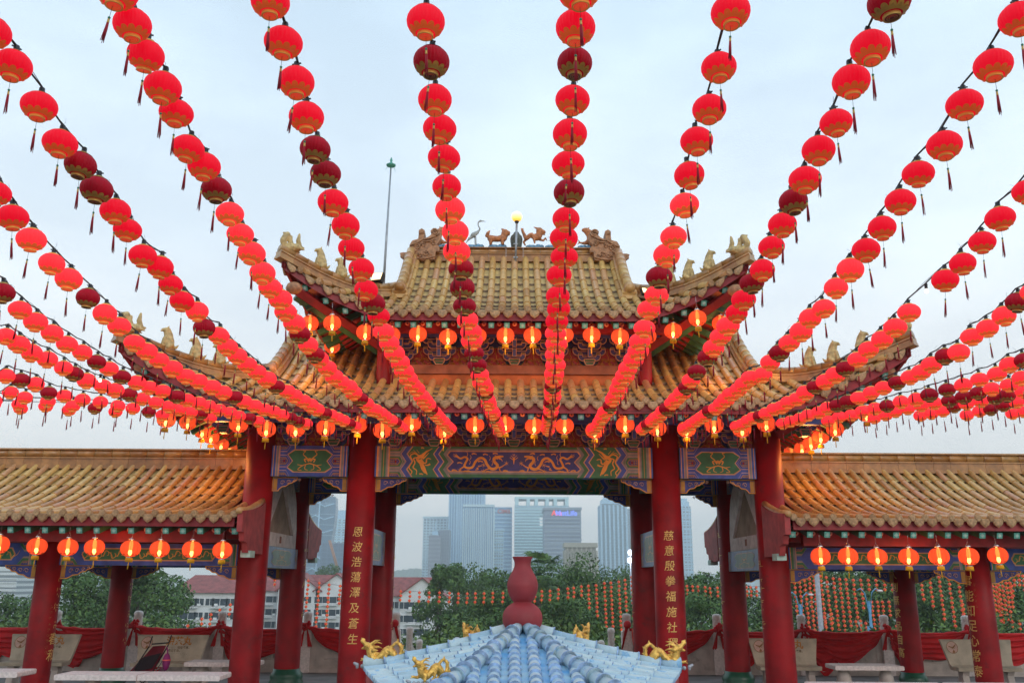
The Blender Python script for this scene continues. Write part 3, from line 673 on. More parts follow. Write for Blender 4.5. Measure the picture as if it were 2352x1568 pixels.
# bracket course over the beams
wl = MB(); wl.box(CX-5.35, YF-.02, ZB1, CX+5.35, YF+.1, 5.9); wl.box(CX-5.35, YR-.1, ZB1, CX+5.35, YR+.02, 5.9)
wl.box(CX-5.35, YF+.1, ZB1, CX-5.25, YR-.1, 5.9); wl.box(CX+5.25, YF+.1, ZB1, CX+5.35, YR-.1, 5.9)
wl.build('bracket_wall', M_navy, gate)
for i in range(7):
    x = CX+(i-3)*.80
    if i: flame_panel(x-.40, ZB1+.01, YF-.02, .62, .40, gate)
    bracket_set(x, ZB1+.012, YF-.03, .00143, gate)
for sx in (-1, 1):
    for j, x in enumerate((3.62, 4.42)):
        bracket_set(CX+sx*x, ZB1+.012, YF-.03, .00143, gate); flame_panel(CX+sx*(x+.40), ZB1+.01, YF-.02, .6, .40, gate)
    flame_panel(CX+sx*3.22, ZB1+.01, YF-.02, .5, .40, gate)
    bracket_set(CX+sx*5.85, ZB1+.25, YF-.1, .00143, gate)
pu = MB(); pu.box(CX-5.9, 16.95, 5.20, CX+5.9, 17.1, 5.36); pu.build('eave_purlin', M_blue, gate)

# lower roof
EZ1 = 5.40
F1, B1, SL1, SR1, prof1 = xieshan(6.7, 3.7, 4.9, EZ1, 2.3, 1.0, 2.2, .45, 'lower', gate, cut=lambda u: 1.62 if abs(u) < 2.75 else 99)
us1 = [-6.7+13.4*i/60 for i in range(61)]
eave_trim(F1, us1, gate, 6.7); eave_trim(B1, us1, gate, 6.7); eave_trim(SL1, [-3.7+7.4*i/30 for i in range(31)], gate, 3.7); eave_trim(SR1, [-3.7+7.4*i/30 for i in range(31)], gate, 3.7)
# upper storey wall
um = MB(); um.box(CX-2.72, 17.72, 5.9, CX+2.72, 21.6, 6.32, 0); um.box(CX-2.76, 17.66, 6.32, CX+2.76, 21.66, 6.50, 1); um.box(CX-2.6, 17.82, 6.5, CX+2.6, 21.5, 7.75, 2)
um.build('upper_wall', [M_orange_wall, M_brownband, M_navy], gate)
for sx in (-1, 1):
    c = MB(); c.lathe([(.15, 6.1), (.15, 7.3)], 20, 0, (CX+sx*2.66, 17.74, 0)); c.build('corner_post', M_red, gate)
for i in range(7):
    x = CX+(i-3)*.765
    bracket_set(x, 6.51, 17.80, .00136, gate)
    if i: flame_panel(x-.38, 6.505, 17.81, .62, .40, gate)
pu = MB(); pu.box(CX-3.0, 17.02, 7.02, CX+3.0, 17.18, 7.20, 0); pu.box(CX-2.9, 17.19, 6.985, CX+2.9, 17.32, 7.10, 1); pu.build('eave_purlin', [M_redd, M_navy], gate)
for sx in (-1, 1):                                              # slanting corner timbers
    for (p, q) in (((CX+sx*2.5, 17.8, 6.75), (CX+sx*4.2, 16.15, 7.62)), ((CX+sx*5.2, 18.0, 5.1), (CX+sx*6.8, 15.9, 6.0))):
        d = MB(); d.tube([p, q], .11, 4, 0, smooth=False); d.tube([Vector(p)+Vector((sx*.3, .1, .05)), Vector(q)+Vector((sx*.1, .5, -.02))], .07, 4, 1, smooth=False)
        d.ball(q, .15, 8, 6, 2, (1.1, 1.1, .8)); d.build('corner_timber', [M_redd, M_green, M_terra], gate)
# upper roof
EZ2 = 7.24
F2, B2, SL2, SR2, prof2 = xieshan(4.05, 3.3, 2.4, EZ2, 2.3, .92, 1.85, .4, 'upper', gate)
eave_trim(F2, [-4.05+8.1*i/40 for i in range(41)], gate, 4.05, fas=.15); eave_trim(B2, [-4.05+8.1*i/40 for i in range(41)], gate, 4.05, fas=.15); eave_trim(SL2, [-3.3+6.6*i/30 for i in range(31)], gate, 3.3, fas=.15); eave_trim(SR2, [-3.3+6.6*i/30 for i in range(31)], gate, 3.3, fas=.15)

def roof_ridges(F, B, SL, SR, W, D, G, top, Rz, main=True, mh=.36):
    m = MB()
    for sx in (-1, 1):
        for P, sy in ((F, -1), (B, 1)):
            hip = [P(sx*(W-d), d)+Vector((0, 0, .02)) for d in (-.05, .25*Rz, .5*Rz, .75*Rz, W-G)] if W-G > .75*Rz+.02 else [P(sx*(W-d), d)+Vector((0, 0, .02)) for d in (-.05, .25*Rz, .5*Rz, W-G)]
            rr = MB(); ridge(rr, hip, .088, .14, .085); rr.build('hip_ridge', M_ridge, gate)
            ds = [W-G-.25, (W-G)*.5+D*.25, D*.7, D-.1]
            rr = MB(); ridge(rr, [P(sx*G, max(.2, d))+Vector((0, 0, .03)) for d in ds], .10, .16, .11)
            e = P(sx*G, ds[0]); rr.tube([e+Vector((0, sy*.03, .26)), e+Vector((0, sy*.07, .26))], .12, 12, 0, .8)
            rr.prism([(-.16, .05), (.16, .05), (.16, .22), (.05, .34), (-.05, .34), (-.16, .22)], lambda a, c, t, e=e, sy=sy: (e.x+a, e.y+sy*t, e.z+c-.02), 0, .05, 0)
            rr.build('descending_ridge', M_tile, gate)
    return
roof_ridges(F2, B2, SL2, SR2, 4.05, 3.3, 2.4, 0, 1.85)
roof_ridges(F1, B1, SL1, SR1, 6.7, 3.7, 4.9, 0, 2.2)
def main_ridge(xa, xb, z0, z1, parent, name='main_ridge', yc=CY):
    m = MB(); n = max(2, int((xb-xa)/.38)); h = z1-z0
    for i in range(n):
        x0 = xa+(xb-xa)*i/n; x1 = xa+(xb-xa)*(i+1)/n-.005; tn = rnd.random()
        for a, b, w_ in ((0, .08, .17), (.08, .16, .13), (.16, .50, .115), (.50, .56, .145), (.92, .97, .12)): m.box(x0, yc-w_, z0+h*a, x1, yc+w_, z0+h*b, 0, tint=tn*.6+.2*(a > .2))
        m.tube([(x0, yc, z0+h*.75), (x0+.03, yc, z0+h*.75), (x1, yc, z0+h*.75)], [h*.235, h*.22, h*.215], 14, 0, tn)
        m.box(x0, yc-.09, z0+h*.97, x1, yc+.09, z1, 0, tint=.9)
    return m.build(name, M_ridge, parent)
main_ridge(CX-2.2, CX+2.2, 9.42, 9.80, gate)
main_ridge(CX-4.9, CX-2.6, 7.62, 7.95, gate); main_ridge(CX+2.6, CX+4.9, 7.62, 7.95, gate)
gb = MB()
for sx in (-1, 1):
    for G, D, ez, pf, lo in ((2.36, 3.3, EZ2, prof2, 1.6), (4.86, 3.7, EZ1, prof1, 1.75)):
        gb.prism([(CY-D+lo, ez+pf(lo)), (CY+D-lo, ez+pf(lo)), (CY, ez+pf(D)-.05)], lambda a, c, t: (CX+sx*G+t, a, c), -.05, .05)
gb.build('gable_board', M_redd, gate)
# scroll-tailed ridge-end ornaments
chi = [(300, 700), (255, 620), (185, 600), (190, 430), (235, 350), (335, 318), (342, 240), (340, 158), (390, 124), (442, 156), (434, 240), (436, 312), (520, 275), (565, 228), (590, 190), (560, 200), (545, 170), (575, 130), (630, 116), (690, 145), (722, 210), (730, 290), (700, 370), (655, 425), (695, 450), (715, 500), (700, 545), (645, 545), (640, 620), (630, 690), (560, 700), (440, 715)]
kz = .00134
for sx in (-1, 1):
    o_ = MB(); zf = at(965, 606, CY).z
    fn = lambda a, c, t: (CX+sx*(2.12-(a-430)*kz), CY-.05+t, zf+(712-c)*kz)
    o_.prism(chi, fn, -.20, .20, 0)
    for cx_, cy_, r, tr in ((620, 190, 62, .02), (600, 400, 50, .018), (330, 470, 60, .02), (470, 580, 55, .02), (560, 620, 45, .02), (380, 620, 48, .02), (300, 400, 40, .02), (430, 430, 45, .02)):
        for side_ in (-.205, .205): o_.tube([fn(cx_+r*(1-k*.075)*math.cos(k*.75+cx_), cy_+r*(1-k*.075)*math.sin(k*.75+cx_), side_) for k in range(12)], tr, 6, 0)
    for e0, e1 in (((200, 450), (420, 320)), ((440, 330), (640, 260)), ((640, 260), (700, 200)), ((430, 370), (620, 330)), ((250, 560), (330, 520)), ((340, 690), (630, 640))):
        o_.tube([fn(*e0, -.21), fn((e0[0]+e1[0])/2, (e0[1]+e1[1])/2+18, -.225), fn(*e1, -.21)], .02, 6, 0)
    for j in range(4): o_.tube([fn(352+j*26, 180, -.205), fn(352+j*26, 230, -.205)], .012, 5, 0)
    o_.prism([(195, 530), (60, 530), (10, 545), (35, 575), (20, 600), (70, 638), (195, 635)], fn, -.06, .06, 0)
    o_.build('ridge_end_ornament', M_terra, gate)

# roof figures ------------------------------------------------------------
beast_m = sculpt('beast', [([(.02, 0, .02), (.03, 0, .10), (.0, 0, .17), (-.02, 0, .235)], [.05, .055, .038, .032]), ([(-.02, 0, .24), (-.065, 0, .245)], [.035, .018]), ([(-.065, 0, .235), (-.085, 0, .225)], [.012, .01]),
    ([(-.03, .025, .14), (-.055, .03, .05), (-.06, .03, 0)], [.02, .014, .018]), ([(-.03, -.025, .14), (-.055, -.03, .05), (-.06, -.03, 0)], [.02, .014, .018]),
    ([(.05, .04, .05), (.0, .045, .01)], [.032, .02]), ([(.05, -.04, .05), (.0, -.045, .01)], [.032, .02]), ([(.06, 0, .03), (.12, 0, .03), (.15, 0, .07)], [.024, .016, .006]),
    ([(-.01, .02, .27), (0, .03, .295)], [.012, .006]), ([(-.01, -.02, .27), (0, -.03, .295)], [.012, .006]), ([(.01, 0, .26), (.045, 0, .20), (.07, 0, .12), (.08, 0, .06)], [.016, .016, .015, .01])], .0085, None, 1.2)
rider_m = sculpt('rider', [([(-.12, 0, .06), (-.05, 0, .05), (.06, 0, .07), (.15, 0, .09)], [.03, .055, .05, .012]), ([(-.12, 0, .06), (-.13, 0, .13), (-.10, 0, .19), (-.08, 0, .22)], [.03, .04, .04, .035]), ([(-.10, 0, .23), (-.14, 0, .235)], [.02, .008]),
    ([(.10, 0, .08), (.07, 0, .17), (.08, 0, .26)], [.03, .028, .014]), ([(-.02, 0, .08), (-.04, 0, .16), (-.03, 0, .2)], [.035, .028, .02]), ([(-.08, .04, .03), (-.08, .04, 0)], [.018, .018]), ([(-.08, -.04, .03), (-.08, -.04, 0)], [.018, .018]), ([(.04, .05, .06), (.13, .07, .04)], [.03, .008]), ([(.04, -.05, .06), (.13, -.07, .04)], [.03, .008])], .0085, None, 1.15)
def place_fig(me, p, rz, sc, name, mt, parent=gate, tilt=0):
    o = link(name, me, parent); o.location = p; o.rotation_euler = (0, tilt, rz); o.scale = (sc,)*3
    if not me.materials: me.materials.append(mt)
    return o
for F, W, Rz, ez, marks in ((F1, 6.7, 2.2, EZ1, (.10, .42, .72, 1.0)), (F2, 4.05, 1.85, EZ2, (.10, .40, .66, .92))):
    for sx in (-1, 1):
        for i, d in enumerate(marks):
            p = F(sx*(W-d), d)+Vector((0, 0, .265))            # facing outwards along the hip
            me = rider_m if i == 0 else beast_m
            place_fig(me, p, math.atan2(.75, -sx), 1.45 if i else 1.5, 'roof_rider' if i == 0 else 'roof_beast', M_stat)
M_orc = mat('orange_ceramic', (.46, .17, .06), .5, var=.3, scale=20, bump=.3); M_blc = mat('blue_ceramic', (.12, .27, .42), .5, var=.4, scale=25, bump=.4); M_gyc = mat('grey_ceramic', (.33, .36, .36), .5, var=.3, scale=20, bump=.3); M_dkc = mat('dark_green_ceramic', (.09, .10, .08), .5, var=.4, scale=30, bump=.6)
def cloudbase(w): return sculpt('cloud', [([(x*w, 0, .02+.015*(i % 2))], [.035+.01*(i % 3)]) for i, x in enumerate((-1, -.7, -.4, -.1, .2, .5, .8, 1))] + [([(x*w, .03, .06)], [.03]) for x in (-.7, -.2, .3, .7)] + [([(-w, 0, .03), (w, 0, .03)], [.035, .035])], .011, M_blc)
cb_m = cloudbase(.13)
lion_m = sculpt('lion', [([(-.12, 0, .19), (.0, 0, .18), (.11, 0, .20)], [.05, .045, .055]), ([(.12, 0, .22), (.14, 0, .30)], [.05, .055]), ([(.14, 0, .30), (.20, 0, .30)], [.055, .03]), ([(.2, 0, .28), (.215, 0, .26)], [.018, .012]),
    ([(.09, .04, .18), (.10, .045, .08)], [.03, .022]), ([(.09, -.04, .18), (.10, -.045, .08)], [.03, .022]), ([(-.12, .04, .18), (-.12, .045, .08)], [.032, .02]), ([(-.12, -.04, .18), (-.12, -.045, .08)], [.032, .02]),
    ([(-.15, 0, .22), (-.20, 0, .24), (-.17, 0, .29), (-.14, 0, .34)], [.02, .02, .028, .01]), ([(.10, 0, .36), (.07, 0, .38)], [.02, .006]), ([(-.05, .03, .23), (.05, .03, .23)], [.018, .018])], .011, M_orc, 1.28)
dr_m = sculpt('ridge_dragon', [(smoothpath([(-.22, 0, .34), (-.19, 0, .27), (-.15, 0, .19), (-.07, 0, .26), (.02, 0, .20), (.08, 0, .24), (.09, 0, .33)], 3), [.018+.0016*i for i in range(19)]), ([(.09, 0, .34), (.17, 0, .32)], [.05, .026]), ([(.15, 0, .29), (.18, 0, .27)], [.018, .01]),
    ([(.08, 0, .38), (.02, 0, .40), (-.02, 0, .42)], [.018, .012, .004]), ([(-.14, .02, .2), (-.2, .04, .14), (-.17, .04, .08)], [.022, .014, .012]), ([(.05, .03, .2), (.16, .04, .17), (.2, .04, .22)], [.022, .014, .012]), ([(.2, .04, .22), (.23, .04, .16)], [.01, .006]), ([(-.02, -.03, .2), (.0, -.04, .1)], [.02, .014]), ([(-.22, 0, .34), (-.25, 0, .40)], [.02, .004]), ([(-.22, 0, .34), (-.21, 0, .40)], [.02, .004]),
    ([(-.05, 0, .29), (-.04, 0, .31)], [.012, .004]), ([(0, 0, .26), (.01, 0, .29)], [.012, .004]), ([(-.1, 0, .25), (-.1, 0, .28)], [.012, .004])], .0095, M_orc, 1.35)
fish_m = sculpt('ridge_fish', [(smoothpath([(-.13, 0, .12), (-.02, 0, .11), (.07, 0, .17), (.07, 0, .27), (.0, 0, .35), (-.05, 0, .36)], 3), [.012, .016, .022, .03, .038, .048, .055, .06, .062, .062, .06, .055, .048, .04, .035, .028]), ([(-.12, 0, .12), (-.15, 0, .18)], [.014, .004]), ([(-.12, 0, .12), (-.17, 0, .08)], [.014, .004]), ([(.03, 0, .38), (.06, 0, .42)], [.02, .004]), ([(.11, 0, .2), (.13, 0, .26), (.1, 0, .34)], [.01, .014, .008])], .010, M_orc, 1.2)
crane_m = sculpt('ridge_crane', [([(-.10, 0, .17), (-.02, 0, .26), (.05, 0, .31)], [.016, .05, .03]), (smoothpath([(.05, 0, .31), (.09, 0, .37), (.06, 0, .44), (.06, 0, .50), (.10, 0, .53)], 3), [.024, .02, .017, .015, .014, .012, .012, .012, .012, .012, .014, .018, .02]), ([(.10, 0, .53), (.20, 0, .52)], [.016, .004]), ([(-.10, .02, .2), (-.16, .02, .1)], [.02, .006]), ([(.0, .02, .22), (.01, .02, .06)], [.010, .010]), ([(.02, -.02, .22), (.03, -.02, .06)], [.010, .010])], .0085, M_gyc)
pearl_m = sculpt('ridge_pearl', [([(0, 0, .05), (0, 0, .18), (0, 0, .27)], [.10, .115, .06])], .012, M_dkc)
spk = [([(.05, 0, .10), (.04, 0, .25)], [.06, .07])]
for k in range(9): a = 1.0+k*.5; spk.append(([(.04, 0, .20), (.04+.15*math.cos(a), 0, .20+.15*math.sin(a))], [.02, .004]))
spk_m = sculpt('ridge_spiky', spk, .010, M_dkc)
ZR = 9.80
for nm, me, X_, fl, base in (('ridge_carp', fish_m, at(1015, 570, CY).x, -1, 1), ('ridge_crane', crane_m, at(1090, 570, CY).x, 1, 1), ('ridge_lion', lion_m, at(1142, 570, CY).x, 1, 1), ('ridge_pearl', pearl_m, at(1186, 570, CY).x, 1, 0), ('ridge_dragon', dr_m, at(1228, 570, CY).x, 1, 1), ('ridge_spiked_beast', spk_m, at(1272, 570, CY).x, 1, 1), ('ridge_carp', fish_m, at(1347, 570, CY).x, 1, 1)):
    o = link(nm, me, gate); o.location = (X_, CY, ZR); o.scale = (fl*1.3, 1.3, 1.3)
    if base: b_ = link('cloud_base', cb_m, o); b_.location = (0, 0, -.005)
# ------------------------------------------------------------------ galleries beside the gate
WEZ, WY0 = 3.36, 16.3
def wing(sx, label):
    g_ = empty('gallery', (0, 0, 0), label, 'gallery', 'tiled galleries beside the gate')
    D = CY-WY0
    def prof(d): s_ = d/D; return 1.28*(.24*s_+.76*s_*s_) if d >= 0 else 0
    x0, x1 = 5.02, 13.4
    def P(u, d): return Vector((CX+sx*u, WY0+d, WEZ+prof(d)))
    def Pb(u, d): return Vector((CX+sx*u, 2*CY-WY0-d, WEZ+prof(d)))
    n = int((x1-x0)/.236); us = [x0+.236*i for i in range(n+1)]
    m = MB(); slope(m, P, us, lambda u: D-.04 if u > 5.45 else 1.40, r=.062, seg=.46, pseg=.40, capr=.066); m.build('front_tile_slope', [M_tile, M_pan, M_cap], g_)
    m = MB(); slope(m, Pb, us, lambda u: D-.04 if u > 5.45 else 1.40, r=.062, seg=.9, pseg=.8, capr=.066); m.build('rear_tile_slope', [M_tile, M_pan, M_cap], g_)
    a, b = sorted((CX+sx*5.38, CX+sx*x1)); main_ridge(a, b, 4.58, 5.03, g_)
    eu = [x0+(x1-x0)*i/24 for i in range(25)]
    eave_trim(P, eu, g_, fas=.16, raf=.31, soff=1.4, drop=.08); eave_trim(Pb, eu, g_, fas=.16, raf=.31, soff=1.4, drop=.08)
    sf = MB(); a, b = sorted((CX+sx*5.4, CX+sx*x1)); P_ = [(WY0+d, WEZ+prof(d)-.10) for d in (1.4, 1.9, 2.4, 2.9, 3.4)]; P_ += [(2*CY-y, z) for y, z in reversed(P_[:-1])]
    for p, q in zip(P_, P_[1:]): sf.add([(a, p[0], p[1]), (b, p[0], p[1]), (b, q[0], q[1]), (a, q[0], q[1])], [(0, 1, 2, 3)])
    sf.build('ceiling', M_redd, g_)
    pu = MB(); pu.box(a, WY0+.72, 2.93, b, WY0+.86, 3.13); pu.box(a, 2*CY-WY0-.86, 2.93, b, 2*CY-WY0-.72, 3.13); pu.box(a, YF-.1, 3.03, b, YF+.1, 3.22); pu.box(a, YR-.1, 3.03, b, YR+.1, 3.22); pu.build('eave_purlin', M_redd, g_)
    # barge boards at the gate end
    for sy, P0 in ((1, P), (-1, Pb)):
        y0 = WY0 if sy > 0 else 2*CY-WY0
        pr = [(-.05, .10), (-.03, -.26), (.10, -.27), (.16, -.42), (.34, -.45), (.40, -.62), (1.42, -.62), (1.42, .36), (1.1, .26), (.6, .17)]
        bb = MB(); bb.prism([(y0+sy*p, WEZ+q) for p, q in pr], lambda a_, c, t: (CX+sx*4.90+t, a_, c), -.05, .05)
        bo = bb.build('barge_board', M_redb, g_)
        tb = MB(); P2 = [Vector((CX+sx*4.92, y0+sy*d, WEZ+.10+prof(d))) for d in (-.08, .3, .7, 1.1, 1.42)]; tb.tube(P2, .06, 8, 0, .9); tb.build('edge_tile', M_tile, bo)
        e_ = MB(); yy = y0+sy*.46; e_.box(CX+sx*4.90-.09, min(yy, yy+sy*.3), 2.66, CX+sx*4.90+.09, max(yy, yy+sy*.3), 2.78); e_.build('lamp_block', M_pale, bo)
    cols = []
    for k, ax in enumerate((9.05, 12.9)):
        for j, yy in enumerate((YF, YR)): cols.append(column(CX+sx*ax, yy, .245, 3.15, g_))
    for yy in (YF, YR):
        dull = yy == YR
        for a_, b_ in ((5.1+.27, 9.05-.23), (9.05+.23, 12.9-.23)):
            a, b = sorted((CX+sx*a_, CX+sx*b_)); beam(a, b, yy, 2.52, 2.93, 'scroll', g_, thick=.24, dull=dull)
        for xx, s_ in ((5.1+.28, 1), (9.05-.23, -1), (9.05+.23, 1), (12.9-.23, -1)): spandrel(CX+sx*xx, yy, 2.512, sx*s_, g_, .62, .24)
    f_, r_ = cols[0], cols[1]
    if sx < 0:
        inscription(f_, CX-9.05, YF, .245, '####春和', 2.34, .30, .23, ang=1.48, shear=.1)
        inscription(f_, CX-9.05, YF, .245, '#########', 1.75, .105, .07, ang=.95, name='small_inscription', mt=M_dgold)
        inscription(r_, CX-9.05, YR, .245, '######', 2.42, .30, .23, ang=1.52)
    else:
        inscription(f_, CX+9.05, YF, .245, '事能知足心常泰', 2.30, .275, .23, ang=-1.34, shear=.1)
        inscription(f_, CX+9.05, YF, .245, '#####', 2.25, .10, .06, ang=-.75, name='small_inscription', mt=M_dgold)
        inscription(r_, CX+9.05, YR, .245, '人到無求品自高', 2.44, .285, .23, ang=-1.40)
    return g_
wing(-1, 'left tiled gallery with red columns, left of the gate')
wing(1, 'right tiled gallery with red columns, right of the gate')

# ------------------------------------------------------------------ lamps on the roof
t = empty('globe_lamp', at(1184, 604, 19.42), 'glowing yellow globe lamp on a thin pole in front of the roof ridge', 'lamp')
gp = at(1187, 498, 19.42)-t.location; m = MB(); m.tube([(0, 0, -.02), (gp.x, 0, gp.z-.11)], .026, 8); m.box(-.05, -.02, .12, .05, .03, .15); m.box(-.05, -.02, .45, .05, .03, .48); m.build('pole', M_steel, t)
m = MB(); m.lathe([(.03, -.17), (.05, -.13), (.06, -.10), (.05, -.09)], 12, 0, gp); m.build('collar', M_black, t)
M_globe = mat('glowing_globe', (.9, .7, .3), .4, emit=(1, .62, .14), es=1.35)
nt2 = M_globe.node_tree; b2 = nt2.nodes['Principled BSDF']; lw = N(nt2, 'ShaderNodeTexCoord'); sp = N(nt2, 'ShaderNodeSeparateXYZ'); nt2.links.new(lw.outputs['Generated'], sp.inputs[0])
rr_ = N(nt2, 'ShaderNodeValToRGB'); rr_.color_ramp.elements[0].position = .15; rr_.color_ramp.elements[0].color = (.95, .40, .03, 1); rr_.color_ramp.elements[1].position = .75; rr_.color_ramp.elements[1].color = (1, .88, .5, 1)
nt2.links.new(sp.outputs['Z'], rr_.inputs[0]); nt2.links.new(rr_.outputs[0], b2.inputs['Emission Color'])
m = MB(); m.ball(gp, .125, 20, 14); m.build('globe', M_globe, t)
p0 = at(879, 668, 20.2)
t = empty('lightning_rod', (p0.x, 20.2, 8.2), 'tall thin lightning rod with a small disc head behind the upper roof', 'lightning rod')
zt = at(899, 362, 20.2).z-8.2; zx = at(899, 362, 20.2).x-p0.x
m = MB(); m.tube([(0, 0, 0), (zx*.5, 0, zt*.5), (zx, 0, zt-.25)], [.035, .028, .018], 8); m.build('pole', M_steel, t)
m = MB(); m.lathe([(.01, zt-.34), (.02, zt-.27), (.11, zt-.23), (.12, zt-.20), (.06, zt-.17), (.02, zt-.12), (.035, zt-.08), (.01, zt)], 14, 0, (zx, 0, 0)); m.tube([(zx-.14, 0, zt-.33), (zx-.05, 0, zt-.22)], .004, 4); m.tube([(zx+.12, 0, zt-.38), (zx+.05, 0, zt-.22)], .004, 4); m.build('head', M_teal, t)
M_flood = mat('flood_glass', (1, .8, .5), .3, emit=(1, .68, .28), es=3)
for (x_, y_, lab, s_) in ((866, 636, 'lit floodlight on the upper roof beside the lightning rod', -1), (1483, 668, 'lit floodlight on the right side of the upper roof', 1)):
    p = at(x_, y_, 17.6); f_ = empty('floodlight', p, lab, 'floodlight', 'floodlights on the upper roof'); f_.scale = (.72,)*3 if s_ < 0 else (.5,)*3
    m = MB(); m.box(-.17, -.02, -.16, .17, .14, .16, M=Matrix.Rotation(.3*s_, 4, 'Z') @ Matrix.Rotation(-.5, 4, 'X')); m.tube([(0, .1, -.1), (0, .15, -.55)], .02, 6); m.build('housing', M_black, f_)
    m = MB(); m.box(-.14, -.032, -.13, .14, -.024, .13, M=Matrix.Rotation(.3*s_, 4, 'Z') @ Matrix.Rotation(-.5, 4, 'X')); m.build('lens', M_flood, f_)

# ------------------------------------------------------------------ lanterns
def lit_mat(name, base, em, es, rough=.55):
    m = mat(name, base, rough, var=.10, scale=9, emit=em, es=es, spec=.28)
    t = m.node_tree; pb = t.nodes['Principled BSDF']; tl = N(t, 'ShaderNodeBsdfTranslucent'); ms = N(t, 'ShaderNodeMixShader'); ms.inputs[0].default_value = .42     # thin silk lets daylight through
    tl.inputs[0].default_value = (*[min(1, c*1.5) for c in base], 1); mo = t.nodes['Material Output']
    t.links.new(pb.outputs[0], ms.inputs[1]); t.links.new(tl.outputs[0], ms.inputs[2]); t.links.new(ms.outputs[0], mo.inputs['Surface']); pb.inputs['Emission Strength'].default_value = es/.58; return m
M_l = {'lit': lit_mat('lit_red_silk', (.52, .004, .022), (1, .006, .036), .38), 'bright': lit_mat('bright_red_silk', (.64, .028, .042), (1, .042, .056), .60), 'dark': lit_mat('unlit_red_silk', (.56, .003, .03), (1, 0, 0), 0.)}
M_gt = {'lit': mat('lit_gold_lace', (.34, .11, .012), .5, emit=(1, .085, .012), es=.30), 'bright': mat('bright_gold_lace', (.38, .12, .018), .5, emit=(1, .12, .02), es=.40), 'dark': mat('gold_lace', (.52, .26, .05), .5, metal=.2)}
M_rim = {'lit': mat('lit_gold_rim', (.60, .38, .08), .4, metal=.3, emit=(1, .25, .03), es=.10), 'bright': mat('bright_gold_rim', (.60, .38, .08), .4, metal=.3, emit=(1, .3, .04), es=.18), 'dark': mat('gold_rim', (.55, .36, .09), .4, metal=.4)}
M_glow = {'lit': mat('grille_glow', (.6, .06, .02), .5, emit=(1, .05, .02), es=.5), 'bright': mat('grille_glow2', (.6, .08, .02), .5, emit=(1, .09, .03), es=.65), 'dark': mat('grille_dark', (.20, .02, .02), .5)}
M_tass = mat('tassel_red', (.30, .004, .02), .7); M_bead = mat('green_bead', (.02, .22, .12), .3)
RL, HL = .1215, .094
def lg_surf(th, ph, k=1.0, pleat=0):                              # squashed globe
    q = math.cos(ph); q = abs(q)**.86
    return (RL*k*q*(1+pleat)*math.cos(th), RL*k*q*(1+pleat)*math.sin(th), HL*k*math.sin(ph))
def globe_bm(n=64, rings=11, pl=.012):
    b = MB(); lo, hi = R(-66), R(66); vs = []; fs = []
    for j in range(rings+1):
        ph = lo+(hi-lo)*j/rings
        for k in range(n): vs.append(lg_surf(2*PI*k/n, ph, 1, pl if k % 2 else -pl))
    for j in range(rings):
        for k in range(n): fs.append((j*n+k, j*n+(k+1) % n, (j+1)*n+(k+1) % n, (j+1)*n+k))
    b.add(vs, fs, 0, .5, False); return b
def lace_bm(b, mi=0, n=96):
    pets = 12
    for i in range(n):
        rows = []
        for th in (2*PI*i/n, 2*PI*(i+1)/n):
            top = R(-50)+R(17)*abs(math.sin(th*pets/2))**.6
            rows.append([lg_surf(th, R(-63)+(top-R(-63))*q, 1.022) for q in (0, .5, 1)])
        b.add(rows[0]+rows[1], [(0, 3, 4, 1), (1, 4, 5, 2)], mi)
        if True:
            th = 2*PI*(i+.5)/n
    for p in range(pets):                                         # small raised curls inside each petal
        th = 2*PI*(p+.5)/pets
        b.tube([lg_surf(th+.05*math.cos(a), R(-46)+R(5)*math.sin(a), 1.035) for a in (0, 1.2, 2.4, 3.6, 4.8)], .0022, 4, mi)
def lace_top(b, mi=0): b.lathe([(.078, .080), (.062, .0865), (.048, .090), (.046, .091), (.044, .100), (.034, .103), (.001, .104)], 24, mi)
def rim_bm(b, m0=0, m1=1):
    b.lathe([(.046, -.083), (.052, -.086), (.050, -.103), (.052, -.107), (.046, -.107), (.046, -.102)], 28, m0)
    for r0, r1, mi in ((.0, .015, m1), (.015, .018, m0), (.018, .027, m1), (.027, .030, m0), (.030, .041, m1), (.041, .047, m0)):
        b.lathe([(max(r0, .0004), -.1035-(.002 if mi == m0 else 0)), (r1, -.1035-(.002 if mi == m0 else 0))], 20, mi, smooth=False)
def sock_bm(b, mi=0): b.lathe([(.001, .150), (.017, .150), (.020, .140), (.020, .112), (.026, .108), (.026, .102), (.001, .101)], 12, mi); b.tube([(-.032, 0, .135), (.032, 0, .138)], .006, 5, mi)
def tassel_bm(b, m=(0, 1, 2, 3), rs=1):
    b.tube([(0, 0, -.104), (.001, 0, -.185)], .0013, 4, m[3])
    b.ball((0, 0, -.190), .0085, 8, 6, m[1]); b.lathe([(.003, -.198), (.0075, -.201), (.006, -.209), (.0075, -.217), (.0075, -.226), (.004, -.228)], 8, m[2])
    r2 = random.Random(3)
    for k in range(9):
        a = 2*PI*k/9; e = r2.uniform(.6, 1.9)
        b.tube([(.004*math.cos(a), .004*math.sin(a), -.226), (.006*math.cos(a), .006*math.sin(a), -.27), (.007*e*math.cos(a), .007*e*math.sin(a), -.345-r2.random()*.03)], [.003, .0034, .0016], 4, m[0])
b = tb_ = MB(); tassel_bm(b); tass_me = b.mesh('tassel', [M_tass, M_bead, M_rim['dark'], M_black])
b = MB(); sock_bm(b); sock_me = b.mesh('bulb_socket', M_black)
protos = {}
gl = globe_bm()
